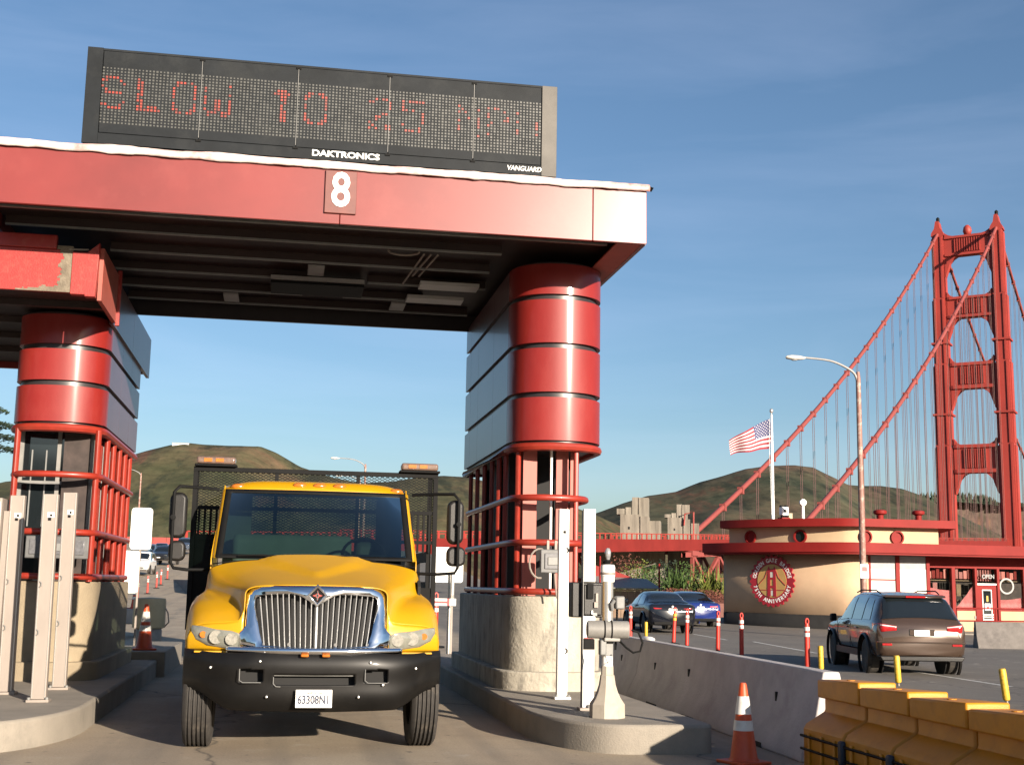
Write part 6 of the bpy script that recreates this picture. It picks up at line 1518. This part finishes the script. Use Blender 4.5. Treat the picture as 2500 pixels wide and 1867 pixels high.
# deck, railing, stiffening truss
ys = [-540+20*k for k in range(0, 78)]
def strip(x0, x1, dz0, dz1, name, mat, par, y0=-540, y1=920):
    b = MB(); Y = [y for y in ys if y0 <= y <= y1]; vs = []
    for y in Y:
        z = deckz(y); vs += [(x0,y,z+dz0),(x1,y,z+dz0),(x1,y,z+dz1),(x0,y,z+dz1)]
    n = len(Y); b.add(vs, [(k*4+i, k*4+(i+1)%4, (k+1)*4+(i+1)%4, (k+1)*4+i) for k in range(n-1) for i in range(4)]); return b.build(name, mat, par)
dk = strip(-14, 14, -1.6, -.2, 'deck', 'bridge', br, -540)
for x in (-14.3, 14.3):
    strip(x-.2, x+.2, -2.2, .25, 'deck_edge_girder', 'bridge_dark', dk, -540); strip(x-.12, x+.12, 1.25, 1.42, 'handrail', 'bridge', dk)
    b = MB()
    for k in range(0, 300): 
        y = -540+k*2.4; z = deckz(y); b.box(x-.06, x+.06, y-.25, y+.25, z+.2, z+1.3)
    tag(b.build('railing_posts', 'bridge', dk), kind='stuff')
    tr = strip(x-.5, x+.5, -3.6, -2.6, 'upper_chord', 'bridge_cable', br, -420); strip(x-.5, x+.5, -9.4, -8.5, 'lower_chord', 'bridge_cable', br, -420)
    for k in range(0, 46):
        y = -415+k*15.24; z = deckz(y)
        MB().bar((x,y,z-8.6),(x,y,z-3.2),.7).build('truss_post', 'bridge_cable', tr)
        MB().bar((x,y,z-3.2),(x,y+7.6,z-8.6),.7).build('truss_diagonal', 'bridge_cable', tr); MB().bar((x,y+15.24,z-3.2),(x,y+7.6,z-8.6),.7).build('truss_diagonal', 'bridge_cable', tr)
for k in range(0, 60):
    y = -415+k*7.62; z = deckz(y); MB().box(13.0, 15.2, y-1.9, y+1.9, z-3.3, z-2.25).build('floor_beam_end', 'bridge_cable', dk)
# concrete pylons
def pylon(label, px, d, w, ztop, big):
    x = px_dir(px)*d; t = thing('concrete_pylon', label, 'pylon', (x, d, 0), R(-18), 'concrete bridge pylons')
    z0 = 11.0 if big else 13
    MB().box(-w*.42,w*.10,-4,4,0,z0+7.0).build('left_block','pylon',t); MB().box(w*.103,w*.32,-4.3,4,0,z0+6.6).build('middle_block','pylon',t); MB().box(w*.323,w*.62,-3.6,3.6,0,z0+5.6).build('right_block','pylon',t)
    MB().box(-w*.12,w*.055,-3.0,2,z0+7.0,ztop).build('upper_shaft','pylon',t); MB().box(w*.06,w*.31,-3.2,2,z0+6.6,ztop-.1).build('upper_shaft','pylon',t)
    MB().box(-w*.52,-w*.30,-2.6,2,z0+7.1,ztop-2.6).build('upper_wing','pylon',t); MB().box(-w*.29,-w*.125,-2.8,2,z0+7.0,ztop-2.3).build('upper_wing','pylon',t)
    for q in range(4): MB().box(lerp(-w*.5,w*.58,q/3)-.12, lerp(-w*.5,w*.58,q/3)+.12, -4.36,-4.31 if False else -4.31,0,z0+5).build('form_joint','pylon',t) if False else None
    MB().box(-w*.22,-w*.17,-4.05,-4.0,z0+3.6,z0+4.2).build('small_opening','void',t)
    return t
p1 = pylon('nearer concrete pylon with stepped towers beside the white posts', 1545, 286, 8.8, 22.0, True)
MB().box(-9.5,.5,-6,5,-8,10.4).build('base_block','pylon',p1); MB().box(.51,6.4,-6.4,5,-8,10.2).build('base_block','pylon',p1)
p2 = pylon('farther concrete pylon partly behind the red railing and cable end', 1650, 330, 8.0, 23.6, False)
MB().tube([(1.0,-4.6,18),(1.2,-4.6,21),(3.5,-4.6,21.5),(3.4,-4.6,8)], .22, 6).build('ladder_pipe', 'bridge', p2); 

# ------------------------------------------------------------------ planting between the sedans and the bridge
def shrub(label, x, y, z, w, h, mat, kind, seed):
    t = thing('shrub', label, 'shrub', (x, y, z), 0, 'shrubs behind the sedans'); r_ = random.Random(seed); b = MB()
    if kind == 'spiky':
        for k in range(130):
            a = r_.uniform(0, 2*math.pi); el = r_.uniform(.35, 1.45); L = h*r_.uniform(.7, 1.1); bx2, by2 = r_.uniform(-w*.25,w*.25), r_.uniform(-w*.2,w*.2)
            d = Vector((math.cos(a)*math.cos(el), math.sin(a)*math.cos(el), math.sin(el))); s_ = Vector((-math.sin(a), math.cos(a), 0))*.045
            p0 = Vector((bx2, by2, 0)); p1_ = p0+d*L*.6; p2_ = p0+d*L+Vector((0,0,-L*.18*(1.5-el)))
            b.add([p0-s_, p0+s_, p1_+s_, p2_, p1_-s_], [(0,1,2,3,4)])
    else:
        for k in range(900):
            while True:
                q = Vector((r_.uniform(-1,1), r_.uniform(-1,1), r_.uniform(0,1)))
                lump = 1+.35*mnoise.noise(q*2.6+Vector((seed,0,0)))
                if .45 < q.length < lump: break
            p = Vector((q.x*w/2, q.y*w*.4, q.z*h)); s_ = r_.uniform(.05,.11)
            u = Vector((r_.uniform(-1,1), r_.uniform(-1,1), r_.uniform(-.6,1))).normalized(); v = u.orthogonal().normalized()
            b.add([p-u*s_, p+v*s_*.5, p+u*s_, p-v*s_*.5], [(0,1,2,3)])
    tag(b.build('foliage', mat, t), kind='stuff')
    MB().tube([(0,0,-.6),(.05,0,h*.4)], .06, 6).build('stem', 'bark', t)
bank = MB().prism([(72,-1.5),(72.8,.7),(74.5,1.1),(84,1.0),(84,-9),(72,-9)], 20.6, 29.5, 'x').build('planting_bank', 'leafr'); structure(bank)
for i, (px, y, w, h, mat, kind, lab) in enumerate(((1578, 75.6, 2.4, 2.0, 'leaf', 'round', 'round green shrub next to the brown boarded shelter'), (1608, 76.4, 2.6, 2.3, 'leafd', 'round', 'dark green shrub, second from the shelter'),
        (1640, 75.8, 2.5, 2.1, 'leaf', 'spiky', 'spiky green plant in the middle of the shrub row'), (1672, 76.2, 2.8, 2.25, 'leaf', 'round', 'round green shrub above the blue sedan left side'), (1700, 75.6, 2.6, 2.2, 'leafy', 'spiky', 'yellow green spiky plant left of the building corner'),
        (1735, 75.9, 2.9, 2.35, 'leafy', 'spiky', 'yellow green spiky plant touching the building corner'), (1640, 74.4, 3.4, .8, 'leafr', 'round', 'low russet shrub in front of the row, left'), (1712, 74.4, 3.2, .75, 'leafr', 'round', 'low russet shrub in front of the row, right'),
        (1520, 80, 3.6, 3.0, 'leafr', 'round', 'large russet bush below the nearer pylon'), (1548, 78, 3.2, 2.6, 'leafy', 'round', 'ochre bush beside the sloping roof'), (1474, 72, 2.2, 1.8, 'leaf', 'round', 'green bush showing right of the white post'))):
    shrub(lab, px_dir(px)*y, y, (.95 if 'low' not in lab else .75) if y > 73.9 and y < 77 else .7, w, h, mat, kind, i+3)
sh = thing('shelter', 'small boarded shelter with a tilted grey roof behind the camera stand', 'shelter', (px_dir(1527)*60, 60, 0))
for k in range(8):
    MB().box(-1.45+k*.34+.01,-1.45+(k+1)*.34-.01,0,.05,-.3,1.35).build('wall_board','brownwood',sh)
MB().box(-1.35,1.3,-.06,-.002,1.36,1.46).build('roof_beam','cream2',sh)
MB().add([(-1.5,-.3,1.50),(1.5,-.3,1.50),(1.3,1.6,1.95),(-1.5,1.6,2.05)], [(0,1,2,3)]).build('roof_sheet','greybox',sh,solid=.05)
MB().add([(-1.45,1.65,2.0),(.6,1.65,2.02),(-.4,1.7,2.35),(-1.35,1.7,2.6)], [(0,1,2,3)]).build('roof_gable','redtrim',sh,solid=.05)
for x in (-1.52, 1.42): MB().tube([(x,-.2,-.3),(x,-.2,3.0 if x < 0 else 2.7)], .045, 8).build('shelter_post','redtrim',sh,smooth=40)
# low wall line behind, red railing of the approach seen right of the pillar and left of it
# cypress at the far left
ty = thing('cypress_tree', 'flat layered cypress branch reaching in at the left edge', 'tree', (-14.45, 66, -.9))
MB().tube([(0,0,-.5),(-.2,0,4),(-.5,.2,8),(-.4,.2,10.5)], [.35,.28,.18,.06], 10).build('trunk','bark',ty,smooth=50)
r_ = random.Random(4); b = MB()
for (cz, rad, n) in ((9.9,1.5,800),(9.3,1.75,1000),(8.75,1.6,900),(10.6,1.0,500)):
    for k in range(n):
        a = r_.uniform(0,2*math.pi); q = rad*math.sqrt(r_.random())*(1+.3*mnoise.noise(Vector((math.cos(a)*2,math.sin(a)*2,cz)))); p = Vector((-.4+q*math.cos(a), q*math.sin(a), cz+r_.uniform(-.10,.12)+.12*math.cos(q*2)))
        u = Vector((math.cos(a)+r_.uniform(-.5,.5), math.sin(a)+r_.uniform(-.5,.5), r_.uniform(-.1,.5))).normalized(); v = u.orthogonal().normalized(); s_ = r_.uniform(.05,.13)
        b.add([p-u*s_, p+v*s_*.4, p+u*s_, p-v*s_*.4], [(0,1,2,3)])
tag(b.build('crown','leafd',ty), kind='stuff')

# ------------------------------------------------------------------ panels and gear around the lane
def rrect(x0, x1, z0, z1, r_):
    out = []
    for cx, cz, a0 in ((x1-r_,z0+r_,-90),(x1-r_,z1-r_,0),(x0+r_,z1-r_,90),(x0+r_,z0+r_,180)):
        out += [(cx+r_*math.cos(R(a0+t)), cz+r_*math.sin(R(a0+t))) for t in (0,30,60,90)]
    return out
s1 = thing('sign_board', 'pair of blank white boards hung one above the other behind the left pillar', 'sign', (-2.60, 23.2, 0))
MB().prism(rrect(-.06,.30,2.05,2.78,.06), 0, .03, 'y').build('upper_board', 'white', s1); MB().prism(rrect(-.18,.12,1.30,2.03,.05), .03, .06, 'y').build('lower_board', 'white', s1)
MB().box(.10,.13,.035,.09,.2,2.7).build('sign_post', 'alu', s1); MB().box(.118,.124,-.004,-.0005,2.08,2.75).build('board_joint','grey_trim',s1)
s2 = thing('sign_board', 'blank white rounded board behind the truck mirror beside the right pillar', 'sign', (3.08, 24.2, 0))
MB().prism(rrect(-.29,.29,1.58,2.24,.05), 0, .03, 'y').build('board', 'white', s2); MB().tube([(.05,.06,.0),(.05,.06,1.9)], .04, 10).build('sign_post', 'alu_bright', s2, smooth=40)
MB().tube([(.08,-.06,1.20),(.08,-.06,1.75)], .045, 10).build('post_sleeve', 'alu_bright', s2, smooth=40)
s3 = thing('gate_arm', 'short red and white striped gate arm behind the truck', 'barrier arm', (2.80, 24.0, 1.15))
for k, (a, c, mt) in enumerate(((-.12,.0,'platered'),(.003,.25,'white'),(.253,.30,'platered'),(.303,.42,'white'))): MB().box(a,c,0,.04,0,.13).build('arm_segment', mt, s3)
MB().box(-.12,.25,-.003,-.0005,.04,.085).build('arm_stripe','platered',s3); MB().box(.33,.37,.045,.10,-1.15,.2).build('arm_post','alu',s3)
d_ = delineator('red delineator post behind the striped gate arm', 3.02, 25.5, .3)
bl = thing('sand_barrel', 'squat beige barrel with a dark band down the lane behind the shaded cone', 'barrel', (-2.92, 30, 0))
MB().lathe([(.28,0),(.30,.1),(.30,.42),(.28,.45)], 20).build('lower_drum','greybox',bl,smooth=40); MB().lathe([(.28,.45),(.36,.47),(.36,1.05),(.34,1.12),(.0,1.14)], 20).build('upper_drum','beige',bl,smooth=40)
MB().tube([(.36,-.1,.5),(.45,-.15,.6),(.42,-.15,.8),(.36,-.1,.9)], .015, 6).build('handle','alu',bl)
cone('orange cone with white collar standing on gear farther down the left lane edge', -3.9, 36, .75, .6, rz=R(30))
eq = thing('equipment_trolley', 'grey trolley under the distant orange cone beside the left lane', 'trolley', (-3.85, 36, 0)); MB().box(-.5,.5,-.4,.6,.35,.748).build('trolley_body','grey_trim',eq,bevel=.03)
for sx in (-.4,.4): MB().lathe([(0,-.05),(.18,-.05),(.18,.05),(0,.05)],14,(sx,-.3,.18),'x').build('trolley_wheel','rubber',eq,smooth=40)
pp = thing('loose_paper', 'scrap of white paper on the road before the suv', 'litter', (9.9, 18.6, -.095)); MB().grid(lambda u, v: (.14*u, .10*v, .015*math.sin(u*3)), 4, 2).build('paper_sheet', 'letter', pp)
# far red wall of the approach beside the road at the left
fw = thing('approach_wall', 'low red wall and fence along the far road below the left hill', 'wall', (0, 0, 0))
for k in range(26):
    x = -34+k*2.0; y = 205-.10*k; MB().box(x+.03, x+1.97, y, y+.2, 4.8, 7.9).build('wall_panel', 'bridge', fw)
